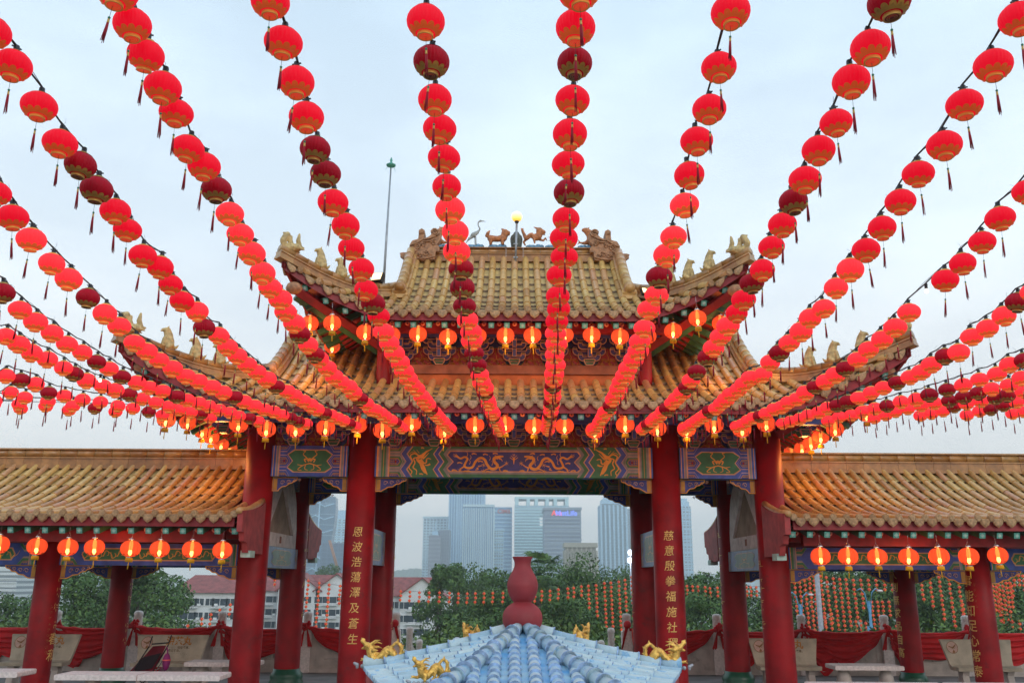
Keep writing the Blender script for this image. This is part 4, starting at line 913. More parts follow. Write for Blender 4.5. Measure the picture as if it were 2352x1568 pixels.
for k in ('lit', 'bright', 'dark'):
    root = bpy.data.objects.new('string_lantern', gl.mesh('string_lantern', M_l[k]))
    b = MB(); lace_bm(b); lc = b.mesh('gold_lace', M_gt[k]); b = MB(); lace_top(b); tp = b.mesh('top_rim', M_rim[k])
    b = MB(); rim_bm(b); rm = b.mesh('rim', [M_rim[k], M_glow[k]])
    protos[k] = (root, [('gold_lace', lc), ('bottom_rim', rm), ('top_rim', tp), ('bulb_socket', sock_me), ('tassel', tass_me)])
# the strings: photographed lantern positions near the viewer, then even spacing to the gate; trailing 'd' = unlit
zs_tab = [(3, 6.40), (5.03, 5.77), (7.65, 5.36), (9.7, 5.13), (11.5, 4.98), (13.5, 4.93), (16.0, 5.02), (18, 5.2)]
def zc(Y):
    for (a, za), (b_, zb) in zip(zs_tab, zs_tab[1:]):
        if Y <= b_ or b_ == 18:
            t_ = (Y-a)/(b_-a); return za+(zb-za)*t_
def solve(x, y, dz):
    lo, hi = 2.0, 17.5; d = ray(x, y)
    f = lambda Y: EYE+d.z/d.y*Y-(zc(Y)-.14+dz(Y))
    if f(lo)*f(hi) > 0: return None
    for _ in range(50):
        m_ = (lo+hi)/2
        if f(lo)*f(m_) <= 0: hi = m_
        else: lo = m_
    Y = (lo+hi)/2; return Vector((d.x/d.y*Y, Y, EYE+d.z/d.y*Y))
S_ = {   # name: (dz at far end, end pixel x, points)
 'L1': (0, 1148, [(978,50),(991,142,1),(999,229),(1010,296),(1020,363),(1026,429),(1034,482),(1046,533),(1049,578),(1059,618,1),(1062,661,1),(1067,703,1),(1074,735),(1082,762),(1084,782),(1089,811,1),(1096,838,1),(1102,860)]),
 'L2': (.02, 1034, [(621,5),(651,98),(681,189),(704,269),(724,343,1),(748,399,1),(765,465),(794,518),(807,570),(830,618),(841,666),(857,697,1),(870,726),(881,762),(894,788),(906,811),(918,832)]),
 'L3': (.04, 925, [(268,-19),(304,57),(335,127),(374,201),(405,260),(432,341),(469,382),(497,436,1),(528,491),(552,538),(578,581),(603,627),(621,661),(644,687),(656,716),(676,742),(689,768,1),(708,792),(724,814,1),(733,824),(752,845)]),
 'L4': (.06, 815, [(-20,74),(30,150),(90,244),(138,329),(185,379,1),(222,435,1),(265,485),(293,528),(328,587),(368,613),(392,653),(418,691),(453,715),(469,753,1),(502,770),(523,797),(545,817),(568,837)]),
 'L5': (.10, 702, [(-10,444),(29,499),(72,550),(119,605),(158,641),(202,684,1),(241,720),(274,749),(309,787),(337,806),(365,826)]),
 'L6': (.15, 590, [(5,672,1),(46,711),(82,739),(120,765),(154,790),(189,809),(222,831,1),(250,846),(280,865,1)]),
 'L7': (.20, 482, [(14,772),(43,790),(73,810),(109,825),(146,845),(170,858,1),(199,874)]),
 'L8': (.26, 372, [(14,863),(48,873,1),(82,882),(112,902,1),(148,909)]),
 'L9': (.30, 262, [(24,901),(57,913)]),
 'L10': (.33, 152, [(-12,920)]),
 'L11': (.35, 42, [(-60,933)]),
 'R1': (0, 1257, [(1330,-21),(1322,64),(1320,146,1),(1315,230),(1309,308),(1305,377),(1307,442,1),(1300,503),(1295,547),(1296,590),(1284,632),(1281,680),(1283,709),(1279,738),(1276,766),(1278,790),(1274,815),(1276,838)]),
 'R2': (.02, 1363, [(1678,28),(1651,155),(1629,251),(1600,324),(1583,402),(1572,471),(1547,544),(1531,586),(1514,636,1),(1508,678),(1491,711),(1480,754),(1469,784),(1466,806),(1455,826),(1442,846)]),
 'R3': (.04, 1474, [(2042,5,1),(1999,110),(1955,187),(1920,282),(1880,345),(1849,413),(1822,463,1),(1797,516),(1772,567),(1751,620),(1727,650,1),(1708,688),(1692,719),(1672,748),(1655,773),(1639,799),(1625,821,1),(1600,854,1),(1587,873),(1577,890,1)]),
 'R4': (.06, 1572, [(2340,43),(2281,150),(2215,240),(2169,334),(2109,399),(2068,463),(2026,523),(1989,574),(1953,619),(1920,661),(1892,708),(1861,730),(1840,761),(1813,787),(1790,810,1),(1769,832),(1753,860),(1724,868)]),
 'R5': (.10, 1690, [(2360,440),(2297,501),(2256,556),(2211,605),(2171,643),(2088,717),(2056,752),(2026,779),(1995,802),(1970,825),(1941,846,1)]),
 'R6': (.16, 1800, [(2337,694,1),(2306,725),(2268,753),(2232,773),(2202,809),(2170,818,1),(2140,837),(2116,854),(2090,866)]),
 'R7': (.22, 1905, [(2352,827,1),(2319,837),(2290,858),(2250,871)]),
 'R8': (.28, 2010, [(2345,868),(2318,884)]),
 'R9': (.31, 2115, [(2352,898)]),
 'R10': (.34, 2225, [(2370,915)]),
 'R11': (.36, 2330, [(2400,930)]),
}
far_dark = {'L1': (3, 8), 'L2': (8,), 'L3': (5, 12), 'L4': (3, 9, 13), 'L5': (6, 12, 13), 'L6': (4, 11), 'L7': (3, 9), 'L8': (5,), 'L9': (3,), 'R1': (3, 6, 9), 'R2': (6,), 'R3': (4, 9), 'R4': (7,), 'R5': (3, 10), 'R6': (1, 5, 6), 'R7': (2, 3, 6), 'R8': (2, 3, 4), 'R9': (1, 2, 5), 'R10': (2, 3), 'R11': (1,)}
STR = {}
for nm, (dze, xe, pts) in S_.items():
    dz = lambda Y, e=dze: e*min(1, max(0, (Y-6)/8))
    ps = []
    for q in pts:
        v = solve(q[0], q[1], dz)
        if v is None: continue
        ps.append((v, len(q) > 2))
    ps.sort(key=lambda a: a[0].y)
    last = ps[-1][0]
    d = ray(xe, 980); Xe = d.x/d.y*15.9
    n = max(1, round((15.9-last.y)/.345)); fd = far_dark.get(nm, ())
    x_prev = last.x
    for i in range(1, n+1):
        Y = last.y+(15.9-last.y)*i/n+rnd.uniform(-.03, .03)*(i < n); tq = i/n
        X = last.x+(Xe-last.x)*tq+rnd.uniform(-.015, .015)
        ps.append((Vector((X, Y, zc(Y)-.14+dz(Y)+rnd.uniform(-.015, .015))), i in fd))
    for k in range(2):                                            # two more beyond the frame edge, nearer the viewer
        a, b_ = ps[0][0], ps[1][0]; v = a*2-b_
        if v.y > 2.2: ps.insert(0, (Vector((v.x, v.y, zc(v.y)-.14)), False))
    STR[nm] = ps
insts = []
for nm, ps in STR.items():
    vis = 0
    for v, dk in ps:
        x, y, dep = px(v)
        inside = -44 < x < 2396 and -44 < y < 1568
        if inside: vis += 1
        insts.append([dep, nm, vis if inside else 0, v, dk])
seen = sorted([i for i in insts if i[2]], key=lambda i: i[0])
keep = seen[:300]; rest = seen[300:]
side = {'L': 'left', 'R': 'right'}
for dep, nm, idx, v, dk in keep:
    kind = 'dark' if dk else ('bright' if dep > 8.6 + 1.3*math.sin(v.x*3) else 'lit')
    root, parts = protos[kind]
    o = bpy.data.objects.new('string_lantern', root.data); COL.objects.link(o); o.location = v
    o.rotation_euler = (rnd.gauss(0, .05), rnd.gauss(0, .05), rnd.uniform(0, 6.28)); s_ = rnd.uniform(.95, 1.05); o.scale = (s_*rnd.uniform(.97, 1.03), s_, s_*rnd.uniform(.94, 1.06))
    tag(o, '%s lantern, %s in from photo edge on %s string %s of centre' % ('dark unlit red' if dk else 'glowing red', ordn(idx), ordn(int(nm[1:])), side[nm[0]]), 'lantern', 'red lanterns strung overhead on cables')
    for pn, me in parts:
        c = bpy.data.objects.new(pn, me); COL.objects.link(c); c.parent = o
        if pn == 'tassel': c.rotation_euler = (-o.rotation_euler[0]+rnd.gauss(0, .035), -o.rotation_euler[1]+rnd.gauss(0, .035), 0)
rb = MB()                                                        # what is left beyond the three hundred that show largest
g2 = globe_bm(20, 6, 0)
for dep, nm, idx, v, dk in rest:
    M_ = Matrix.Translation(v) @ Matrix.Rotation(rnd.uniform(0, 6), 4, 'Z') @ Matrix.Rotation(rnd.uniform(-.05, .05), 4, 'X'); o0 = 6 if dk else 0
    rb.add(g2.v, g2.f, 0+o0 if not dk else 3, .5, True, M_)
    q = MB(); lace_bm(q, 0, 48); rb.add(q.v, q.f, 1 if not dk else 4, .5, False, M_)
    q = MB(); rim_bm(q); lace_top(q)
    rb.add(q.v, q.f, 2 if not dk else 6, .5, True, M_)
    q = MB(); sock_bm(q); rb.add(q.v, q.f, 7, .5, True, M_)
    q = MB(); tassel_bm(q); rb.add(q.v, q.f, 8, .5, True, M_)
    q = MB(); q.ball((0, 0, -.190), .0092, 6, 5); rb.add(q.v, q.f, 9, .5, True, M_)
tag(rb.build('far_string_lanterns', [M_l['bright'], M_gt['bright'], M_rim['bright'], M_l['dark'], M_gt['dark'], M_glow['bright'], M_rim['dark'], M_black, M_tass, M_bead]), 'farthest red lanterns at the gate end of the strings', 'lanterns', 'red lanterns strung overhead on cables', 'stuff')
# cables
for nm, ps in STR.items():
    c = MB(); pts = []
    P_ = [v+Vector((0, 0, .150)) for v, _ in ps]
    for a, b_ in zip(P_, P_[1:]):
        pts += [a, (a+b_)/2-Vector((rnd.uniform(-.01, .01), 0, .012+.01*rnd.random()))]
    a0 = P_[0]+(P_[0]-P_[1])*12
    pts = [a0]+pts+[P_[-1], P_[-1]+Vector((0, .25, .12))]
    c.tube(pts, .0075, 5, 0); c.tube([p+Vector((.012*math.sin(i*1.7), 0, .004+.012*math.cos(i*2.3))) for i, p in enumerate(pts)], .0028, 4, 0)
    for i, p in enumerate(pts[1:-1:5]):
        c.tube([p, p+Vector((rnd.uniform(-.02, .02), rnd.uniform(-.02, .02), .03)), p+Vector((rnd.uniform(-.03, .03), 0, .06))], .0014, 3, 0)
    tag(c.build('lantern_cable', M_black), 'black cable carrying the %s lantern string %s of centre' % (ordn(int(nm[1:])), side[nm[0]]), 'cable', 'cables of the lantern strings')
M_bulb = mat('bare_bulb_glass', (1, .9, .7), .2, emit=(1, .85, .55), es=4)
for (x_, y_, Y_, lab) in ((2128, 667, 10.3, 'bare lit bulb in the gap of the fifth lantern string right of centre'), (230, 872, 12.6, 'bare lit bulb under the seventh lantern string left of centre'), (1623, 938, 14.2, 'bare lit bulb beside the third lantern string right of centre')):
    p = at(x_, y_, Y_); o = empty('bare_bulb', p, lab, 'light bulb', 'bare bulbs among the lanterns'); m = MB(); m.lathe([(.001, -.035), (.018, -.026), (.022, -.012), (.014, .01), (.01, .02)], 10); m.build('glass', M_bulb, o)
    m = MB(); m.lathe([(.015, .02), (.018, .03), (.018, .06), (.022, .065), (.02, .085), (.001, .09)], 10); m.build('bulb_socket', M_black, o)
# cross wires that carry the ends of the outer strings
for sx, Xe, lab in ((-1, -11.5, 'thin support wire carrying the ends of the left lantern strings'), (1, 11.5, 'thin support wire carrying the ends of the right lantern strings')):
    m = MB(); m.tube([(sx*2.0, 15.95, 5.24), (sx*5.5, 15.95, 5.30), (Xe, 15.95, 5.42)], .006, 5); tag(m.build('support_wire', M_black), lab, 'wire')

# round paper lanterns under the eaves
def paper_mat():
    m = bpy.data.materials.new('orange_paper'); m.use_nodes = True; t = m.node_tree; t.nodes.clear(); LL = t.links.new
    o = N(t, 'ShaderNodeOutputMaterial'); mixs = N(t, 'ShaderNodeMixShader'); add = N(t, 'ShaderNodeAddShader'); tr = N(t, 'ShaderNodeBsdfTransparent'); tr.inputs[0].default_value = (1, .72, .36, 1)
    df = N(t, 'ShaderNodeBsdfDiffuse'); df.inputs[0].default_value = (.62, .06, .02, 1); em = N(t, 'ShaderNodeEmission'); em.inputs[0].default_value = (1, .105, .032, 1); em.inputs[1].default_value = .80
    LL(df.outputs[0], add.inputs[0]); LL(em.outputs[0], add.inputs[1]); mixs.inputs[0].default_value = .62; LL(tr.outputs[0], mixs.inputs[1]); LL(add.outputs[0], mixs.inputs[2]); LL(mixs.outputs[0], o.inputs[0])
    m.cycles.emission_sampling = 'NONE'; return m
M_paper = paper_mat(); M_core = mat('lamp_flame', (1, .8, .4), .4, emit=(1, .72, .30), es=11, nosample=False); M_core2 = mat('lamp_beam', (1, .7, .3), .4, emit=(1, .52, .16), es=2.0)
M_yel = mat('yellow_fringe', (.72, .42, .01), .7); M_rib = mat('lantern_rib', (.30, .05, .02), .6); M_orn = mat('lantern_black_mark', (.08, .01, .005), .7)
def glow_lantern_meshes():
    rr = .168
    b = MB(); vs = []; n = 40
    prof = [(max(.05, rr*math.cos(R(a))**.8), rr*.86*math.sin(R(a))) for a in (-72, -60, -45, -30, -15, 0, 15, 30, 45, 60, 72)]
    b.lathe(prof, n); sh = b.mesh('glow_lantern', M_paper)
    b = MB()
    for k in range(8):
        a = 2*PI*k/8+.2; b.tube([((r_+.001)*math.cos(a), (r_+.001)*math.sin(a), z_) for r_, z_ in prof], .0022, 4)
    ribs = b.mesh('rib', M_rib)
    b = MB(); b.lathe([(.045, .150), (.052, .152), (.05, .178), (.02, .18)], 18); b.tube([(-.03, 0, .18), (0, 0, .24), (.03, 0, .18)], .003, 4); b.tube([(0, 0, .24), (0, 0, .42)], .003, 4); b.lathe([(.05, -.152), (.052, -.166), (.03, -.168)], 18); cap = b.mesh('metal_cap', M_chrome)
    b = MB(); b.lathe([(.006, .0), (.022, -.03), (.032, -.07), (.026, -.10), (.006, -.125)], 10, 0); core = b.mesh('bulb', M_core)
    b = MB(); b.lathe([(.014, .148), (.030, .10), (.034, .02), (.026, -.03)], 10, 0); core2 = b.mesh('light_beam', M_core2)
    b = MB(); r3 = random.Random(5)
    b.lathe([(.052, -.165), (.055, -.19), (.057, -.228), (.05, -.226)], 24)
    for k in range(24):
        a = 2*PI*k/24; b.tube([(.055*math.cos(a), .055*math.sin(a), -.168), (.059*math.cos(a), .059*math.sin(a), -.232-r3.random()*.006)], .004, 4)
    b.tube([(0, 0, -.2), (0, 0, -.27), (.002, 0, -.36)], [.003, .008, .009], 6); tas = b.mesh('fringe', M_yel)
    b = MB()
    for k in range(10):
        a = 2*PI*k/10
        for da, dz_ in ((0, -.118), (.12, -.112), (-.12, -.112), (.06, -.104), (-.06, -.104)): 
            r_ = rr*(1-(dz_/(rr*.86))**2)**.4*1.01; b.ball((r_*math.cos(a+da), r_*math.sin(a+da), dz_), .0055, 5, 4)
    orn = b.mesh('printed_motif', M_orn)
    return sh, [('rib', ribs), ('metal_cap', cap), ('bulb', core), ('light_beam', core2), ('fringe', tas), ('printed_motif', orn)]
gsh, gparts = glow_lantern_meshes()
def glow(p, label, group, sc=1.):
    o = bpy.data.objects.new('glow_lantern', gsh); COL.objects.link(o); o.location = p; o.scale = (sc, sc, sc*rnd.uniform(.96, 1.04)); o.rotation_euler = (rnd.uniform(-.05, .05), rnd.uniform(-.05, .05), rnd.uniform(0, 6.28))
    tag(o, label, 'lantern', group)
    for pn, me in gparts:
        c = bpy.data.objects.new(pn, me); COL.objects.link(c); c.parent = o
def glow_row(lst, Y, lab, group):
    for i, (x_, y_) in enumerate(lst): glow(at(x_, y_, Y), 'orange paper lantern, %s %s' % (ordn(i+1), lab), group, 1.03)
glow_row([(-2, 1250), (85, 1254), (156, 1256), (217, 1256), (300, 1259), (367, 1260), (441, 1261), (511, 1263)], 16.45, 'from the left under the left gallery eave', 'lanterns under the left gallery eave')
glow_row([(1885, 1277), (1948, 1277), (2015, 1278), (2087, 1278), (2157, 1277), (2225, 1277), (2292, 1275)], 16.45, 'from the left under the right gallery eave', 'lanterns under the right gallery eave')
glow_row([(839, 763), (899, 768), (960, 767), (1029, 774), (1097, 771), (1161, 770), (1223, 770), (1297, 769), (1359, 769), (1424, 773), (1487, 772), (1546, 760)], 16.75, 'from the left in the row under the upper front eave', 'lanterns under the upper eave')
glow_row([(548, 974), (612, 985), (679, 985), (748, 982), (822, 975), (878, 988), (946, 972), (1021, 988), (1091, 976), (1160, 974), (1227, 978), (1297, 978), (1366, 988), (1436, 975), (1509, 983), (1577, 985), (1640, 976), (1704, 985), (1760, 973)], 16.45, 'from the left in the row under the lower front eave', 'lanterns under the lower eave')
for lst, lab in (([(763, 742, 16.2), (712, 742, 17.0), (763, 796, 18.4), (778, 806, 19.4)], 'at the left corner of the upper eave'), ([(1602, 731, 16.2), (1655, 742, 17.0), (1613, 778, 18.4), (1596, 807, 19.4)], 'at the right corner of the upper eave'),
                 ([(382, 963, 16.3), (432, 970, 17.4), (465, 990, 18.3), (485, 1003, 18.9), (508, 1020, 19.7), (528, 1028, 20.5)], 'along the left side of the lower eave'), ([(1990, 950, 16.0), (1918, 985, 17.4), (1885, 1003, 18.3), (1862, 1018, 18.9), (1842, 1029, 19.7), (1818, 1036, 20.5)], 'along the right side of the lower eave')):
    for i, (x_, y_, Y_) in enumerate(lst): glow(at(x_, y_, Y_), 'orange paper lantern, %s from the front %s' % (ordn(i+1), lab), 'lanterns %s' % lab, 1.0)
# unseen point lights added for the eave lanterns' warm glow on tiles and boards
for i, (x_, y_, Y_, e) in enumerate(((730, 815, 17.0, 26), (1632, 815, 17.0, 26), (500, 1018, 18.2, 34), (1855, 1022, 18.2, 34), (1010, 800, 16.5, 9), (1190, 800, 16.5, 9), (1370, 800, 16.5, 9), (820, 1004, 16.3, 7), (1010, 1004, 16.3, 7), (1200, 1004, 16.3, 7), (1390, 1004, 16.3, 7), (1580, 1004, 16.3, 7), (270, 1262, 16.6, 7), (2110, 1280, 16.6, 7))):
    ld = bpy.data.lights.new('lantern_fill_light', 'POINT'); ld.energy = e; ld.color = (1, .36, .08); ld.shadow_soft_size = .14; lo_ = bpy.data.objects.new('lantern_fill_light', ld); COL.objects.link(lo_); lo_.location = at(x_, y_, Y_)
# ------------------------------------------------------------------ balustrade, cloth, benches
YB = 24.0
posts = {-1: [-2.94, -5.2, -7.4, -9.56, -11.65, -13.8], 1: [2.98, 5.3, 7.47, 9.6, 11.7, 13.8]}
def relief(b, cx, cz, y, w, h, r):
    for k in range(7):
        x = cx+r.uniform(-w, w)*.8; z = cz+r.uniform(-h, h)*.7; q = r.uniform(.05, .13)
        b.tube([(x+q*(1-i*.08)*math.cos(i*.8+k), y, z+.8*q*(1-i*.08)*math.sin(i*.8+k)) for i in range(9)], .012, 5)
    b.tube([(cx-w, y, cz-h*.9), (cx-w*.3, y, cz-h*.7), (cx+w*.2, y, cz-h*.95), (cx+w, y, cz-h*.75)], .014, 5)
post_b = MB(); post_b.lathe([(.11, 1.02), (.105, 1.06), (.098, 1.10), (.10, 1.34), (.112, 1.36), (.112, 1.40), (.104, 1.44), (.06, 1.465), (.001, 1.47)], 20)
for k in range(8):
    a = 2*PI*k/8; post_b.tube([(.101*math.cos(a+i*.25), .101*math.sin(a+i*.25), 1.10+i*.045) for i in range(6)], .010, 5)
cap_me = post_b.mesh('post_cap', M_post)
for sx in (-1, 1):
    P_ = posts[sx]; sn = 'left' if sx < 0 else 'right'
    wall = empty('balustrade', (0, YB, 0), 'pale carved stone balustrade %s of the gate opening' % sn, 'balustrade', 'stone balustrades at the terrace edge')
    for i, x in enumerate(P_):
        b = MB(); b.bbox(x-.13, -.13, 0, x+.13, .13, 1.04, .02); o = b.build('post', M_post, wall); c = link('post_cap', cap_me, o); c.location = (x, 0, 0)
    for i, (a, b_) in enumerate(zip(P_, P_[1:])):
        a, b_ = sorted((a, b_)); a += .13; b_ -= .13; r = random.Random(i+10*sx)
        b = MB(); b.box(a, -.05, .10, b_, .05, .90); b.box(a, -.10, 0, b_, .10, .10); b.box(a, -.085, .90, b_, .085, 1.03); b.box(a+.12, -.065, .18, b_-.12, -.05, .22); b.box(a+.12, -.065, .80, b_-.12, -.05, .84); b.box(a+.12, -.065, .22, a+.16, -.05, .80); b.box(b_-.16, -.065, .22, b_-.12, -.05, .80)
        relief(b, (a+b_)/2, .5, -.055, (b_-a)*.32, .2, r); b.build('panel', M_stone, wall)
def swag(xa, xb, zt, dr, y, label, mt=M_cloth, seed=0, cut=0., group='red cloth swags on the balustrade'):
    r = random.Random(seed); b = MB(); nx, nz = 44, 30; vs = []; w = xb-xa
    for j in range(nz+1):
        s_ = j/nz
        for i in range(nx+1):
            t_ = i/nx; bow = math.sin(PI*t_)
            low = dr*(.16+.84*(bow**.75)) * (1-.10*math.sin(t_*9+seed)*s_) - cut*max(0, math.sin(t_*PI*2.2+seed))*.35
            z = zt - .07*bow - s_*low
            fold = .040*math.sin(20*s_*(1+.6*bow)+2.5*t_+seed)*(.3+.7*bow) + .020*math.sin(41*s_+9*t_+seed*2)
            x = xa+w*(t_+(.5-t_)*.12*s_*(1-bow)) 
            vs.append((x, y-.05-.05*bow*(1-s_*.4)-fold, z))
    b.add(vs, [(j*(nx+1)+i, j*(nx+1)+i+1, (j+1)*(nx+1)+i+1, (j+1)*(nx+1)+i) for j in range(nz) for i in range(nx)], 0, .5, True)
    b.tube([(xa+w*k/16, y-.07, zt-.07*math.sin(PI*k/16)+.01*math.sin(k*2.1)) for k in range(17)], [.035+.012*math.sin(k*1.7) for k in range(17)], 8)
    o = b.build('red_swag', mt); tag(o, label, 'cloth swag', group); return o
def rosette(x, z, y, label, tail=.45):
    b = MB(); r = random.Random(int(x*10))
    for k in range(26):
        a = r.uniform(0, 2*PI); q = r.uniform(.02, .12); b.ball((x+q*math.cos(a), y-.08-.03*r.random(), z+q*.95*math.sin(a)), r.uniform(.028, .045), 6, 5, sc=(1, .7, 1))
    o = MB(); t = empty('cloth_rosette', (0, 0, 0), label, 'rosette', 'red cloth rosettes tied on the balustrade posts'); b.build('knot', M_cloth, t)
    for s_ in (-1, 1):
        q = MB(); vs = []
        for j in range(8):
            for i in range(9): vs.append((x+s_*(.03+.10*j/7)+(.02+.10*j/7)*(i/8-.5), y-.12-.012*math.sin(i*2.4+j*.3), z-.06-tail*j/7+.02*math.sin(i*1.9)*(j == 7)))
        q.add(vs, [(j*9+i, j*9+i+1, (j+1)*9+i+1, (j+1)*9+i) for j in range(7) for i in range(8)], 0, .5, True); q.build('tail', M_cloth, t)
for sx in (-1, 1):
    P_ = posts[sx]; sn = 'left' if sx < 0 else 'right'
    for i, (a, b_) in enumerate(zip(P_, P_[1:])):
        a, b_ = sorted((a, b_)); hid = i == 4
        swag(a+.05, b_-.05, 1.08, .68 if i else .62, YB-.1, 'red cloth swag, %s bay out from the opening on the %s balustrade' % (ordn(i+1), sn), seed=i*3+sx, cut=.8 if (i == 3 and sx < 0) else 0)
        if i not in (0,): swag(a-.02, a+(b_-a)*.52, .98, .86, YB-.06, 'lower red cloth layer, %s bay out from the opening on the %s balustrade' % (ordn(i+1), sn), seed=i*5+sx+9, group='lower cloth layers on the balustrade')
    for i, x in enumerate(P_[:5]):
        if i == 0: continue
        rosette(x, 1.13, YB-.06, 'red rosette on the %s post out from the opening of the %s balustrade' % (ordn(i+1), sn))
    # cloth running down beside the stair opening
    x = P_[0]; b = MB(); vs = []
    for j in range(15):
        for i in range(9):
            s_ = j/14; vs.append((x-sx*(.04+.26*s_)+sx*(.10-.12*s_)*(i/8), YB-.17-.03*math.sin(i*2.2+j*.15), 1.22-1.2*s_))
    b.add(vs, [(j*9+i, j*9+i+1, (j+1)*9+i+1, (j+1)*9+i) for j in range(14) for i in range(8)], 0, .5, True); b.ball((x, YB-.18, 1.2), .10, 8, 6)
    tag(b.build('hanging_cloth', M_cloth), 'long red cloth hanging from the last post %s of the stair opening' % sn, 'cloth', 'cloths hanging beside the stair opening')
    vs = []; b = MB()
    for j in range(13):
        for i in range(17):
            t_ = i/16; s_ = j/12; vs.append((x+sx*(.10+.62*t_), YB-.20-.02*math.sin(9*s_+4*t_), 1.12-.26*t_*(1-t_)-s_*(.3+.9*(4*t_*(1-t_))**.8)*.75))
    b.add(vs, [(j*17+i, j*17+i+1, (j+1)*17+i+1, (j+1)*17+i) for j in range(12) for i in range(16)], 0, .5, True)
    tag(b.build('pink_swag', M_clothp), 'faded pink cloth swag beside the last post %s of the stair opening' % sn, 'cloth swag', 'faded pink swags beside the stair opening')
    # stair balustrade going down behind the opening
    st = empty('stair_balustrade', (0, 0, 0), 'white stair balustrade stepping down behind the %s side of the opening' % sn, 'balustrade', 'stair balustrades')
    for k in range(5):
        b = MB(); xx = sx*(2.75-.13*k); yy = 25.6+1.5*k; zz = .62-.42*k; b.lathe([(.09, -1.3), (.09, .28), (.10, .3), (.10, .36), (.07, .41), (.001, .42)], 14, 0, (xx, yy, zz)); b.build('post', M_post, st)
    b = MB(); b.prism([(25.6, -.8), (25.6, .55), (31.7, -1.2), (31.7, -2.6)], lambda a, c, t: (sx*(2.72-.13*(a-25.6)/1.5)+t, a, c), -.05, .05); b.build('panel', M_stone, st)
def bench(xa, xb, label):
    o = empty('stone_bench', ((xa+xb)/2, 21.0, 0), label, 'bench', 'stone benches with writing on the backrest'); w = (xb-xa)/2
    pr = [(-.22, .40), (-.24, .47), (-.20, .485), (.06, .475), (.13, .50), (.19, .62), (.30, 1.02), (.325, 1.04), (.37, 1.03), (.25, .58), (.20, .44), (.14, .40)]
    b = MB(); n = len(pr)
    fn = lambda a, c, t: (t*(w-(.10 if c < .52 else .10-.2*(c-.52))*1.0), a, c)
    b.prism(pr, fn, -1, 1); b.build('seat_and_backrest', M_stone2, o)
    for s_ in (-1, 1):
        l = MB(); l.prism([(-.16, 0), (.2, 0), (.16, .1), (.1, .3), (.12, .41), (-.16, .41), (-.1, .3), (-.14, .1)], lambda a, c, t: (s_*w*.62+t, a, c), -.07, .07); l.build('leg', M_stone, o)
    def bf(a, c, e=.004):                                        # front of the tilted backrest
        t_ = (c-.62)/.40; return (a, .19+.11*t_-e, c)
    tx = MB(); tx2 = MB()
    for s_, st_, cz, cx, mm, bd in (('涼茶丸', .19, .90, .16, tx, .006),):
        vs, fs = glyphs(s_, st_, lambda a, c: bf(a+cx, c+cz), bold=bd); mm.add(vs, fs)
    vs, fs = glyphs('咽喉疼痛，', .062, lambda a, c: bf(a+.30, c+.77), bold=.001); tx2.add(vs, fs)
    vs, fs = glyphs('消化不良。', .062, lambda a, c: bf(a+.10, c+.705), bold=.001); tx2.add(vs, fs)
    q9 = random.Random(5)                                        # lines of print too small to read
    for cz, c0, n_, h_ in ((1.0, -.12, 10, .045), (.77, -.28, 8, .05), (.645, -.02, 9, .042)):
        for k in range(n_):
            x_ = c0+k*h_*1.15
            for _ in range(4): a_, c_ = q9.uniform(0, .6)*h_, q9.uniform(-.4, .4)*h_; tx2.ribbon([(x_+a_, cz+c_), (x_+a_+(.4*h_ if _ % 2 else .03*h_), cz+c_-(.02*h_ if _ % 2 else .4*h_))], .12*h_, bf)
    tx.build('lettering', mat('bench_letter_orange', (.46, .17, .02), .6), o); tx2.build('lettering', mat('bench_letter_brown', (.16, .10, .05), .6), o)
    e = MB(); cx, cz, r = -w*.70, .87, .125
    e.add([bf(cx+r*math.cos(a*.2618), cz+r*math.sin(a*.2618), .003) for a in range(24)], [tuple(range(24))], 1)
    e.tube([bf(cx+r*math.cos(a*.2618), cz+r*math.sin(a*.2618), .004) for a in range(25)], .005, 5, 0)
    e.add([bf(cx+a*r, cz+c*r, .006) for a, c in ((-.8, .35), (-.2, .12), (.05, .1), (.75, .62), (.55, .2), (.3, -.02), (.38, -.22), (.1, -.12), (-.1, -.3), (-.12, -.08), (-.55, .05))], [tuple(range(11))], 0)
    e.add([bf(cx+a*r, cz+c*r, .006) for a, c in ((-.12, -.92), (.30, -.9), (.34, -.6), (.16, -.45), (.12, -.3), (.05, -.5), (-.1, -.62))], [tuple(range(7))], 0)
    e.build('bird_emblem', [mat('emblem_brown', (.28, .12, .03), .6), mat('emblem_pink', (.62, .40, .32), .7)], o)
for xa, xb, lab in ((-11.3, -9.75, 'stone bench with lettered backrest behind the left gallery column'), (-8.45, -6.85, 'stone bench with lettered backrest behind the stroller'), (5.4, 6.95, 'stone bench with lettered backrest right behind the outer gate column'), (9.75, 11.35, 'stone bench with lettered backrest behind the right gallery column')): bench(xa, xb, lab)
def table(xa, xb, y, z, lab, seam=False, d=.62):
    o = empty('stone_table', ((xa+xb)/2, y, 0), lab, 'table', 'stone tables under the galleries'); w = (xb-xa)/2
    b = MB(); b.bbox(-w, -d/2, z-.085, w, d/2, z, .015)
    b.build('table_top', M_post, o)
    if seam: s_ = MB(); s_.box(-.004, -d/2-.002, z-.087, .004, d/2, z+.002); s_.build('seam', M_brownband, o)
    for s_ in (-1, 1):
        l = MB(); l.lathe([(.17, 0), (.17, .06), (.12, .12), (.155, .3), (.14, .42), (.10, .52), (.13, z-.09), (.001, z-.088)], 18, 0, (s_*w*.62, 0, 0)); l.build('leg', M_stone, o)
table(-7.42, -4.72, 15.75, .76, 'long white stone table in front under the left gallery', True)
table(-11.6, -8.1, 15.9, .78, 'white stone table at the left photo edge beside the gallery column')
table(-6.62, -5.15, 19.5, .64, 'small white stone table behind the left outer gate column')
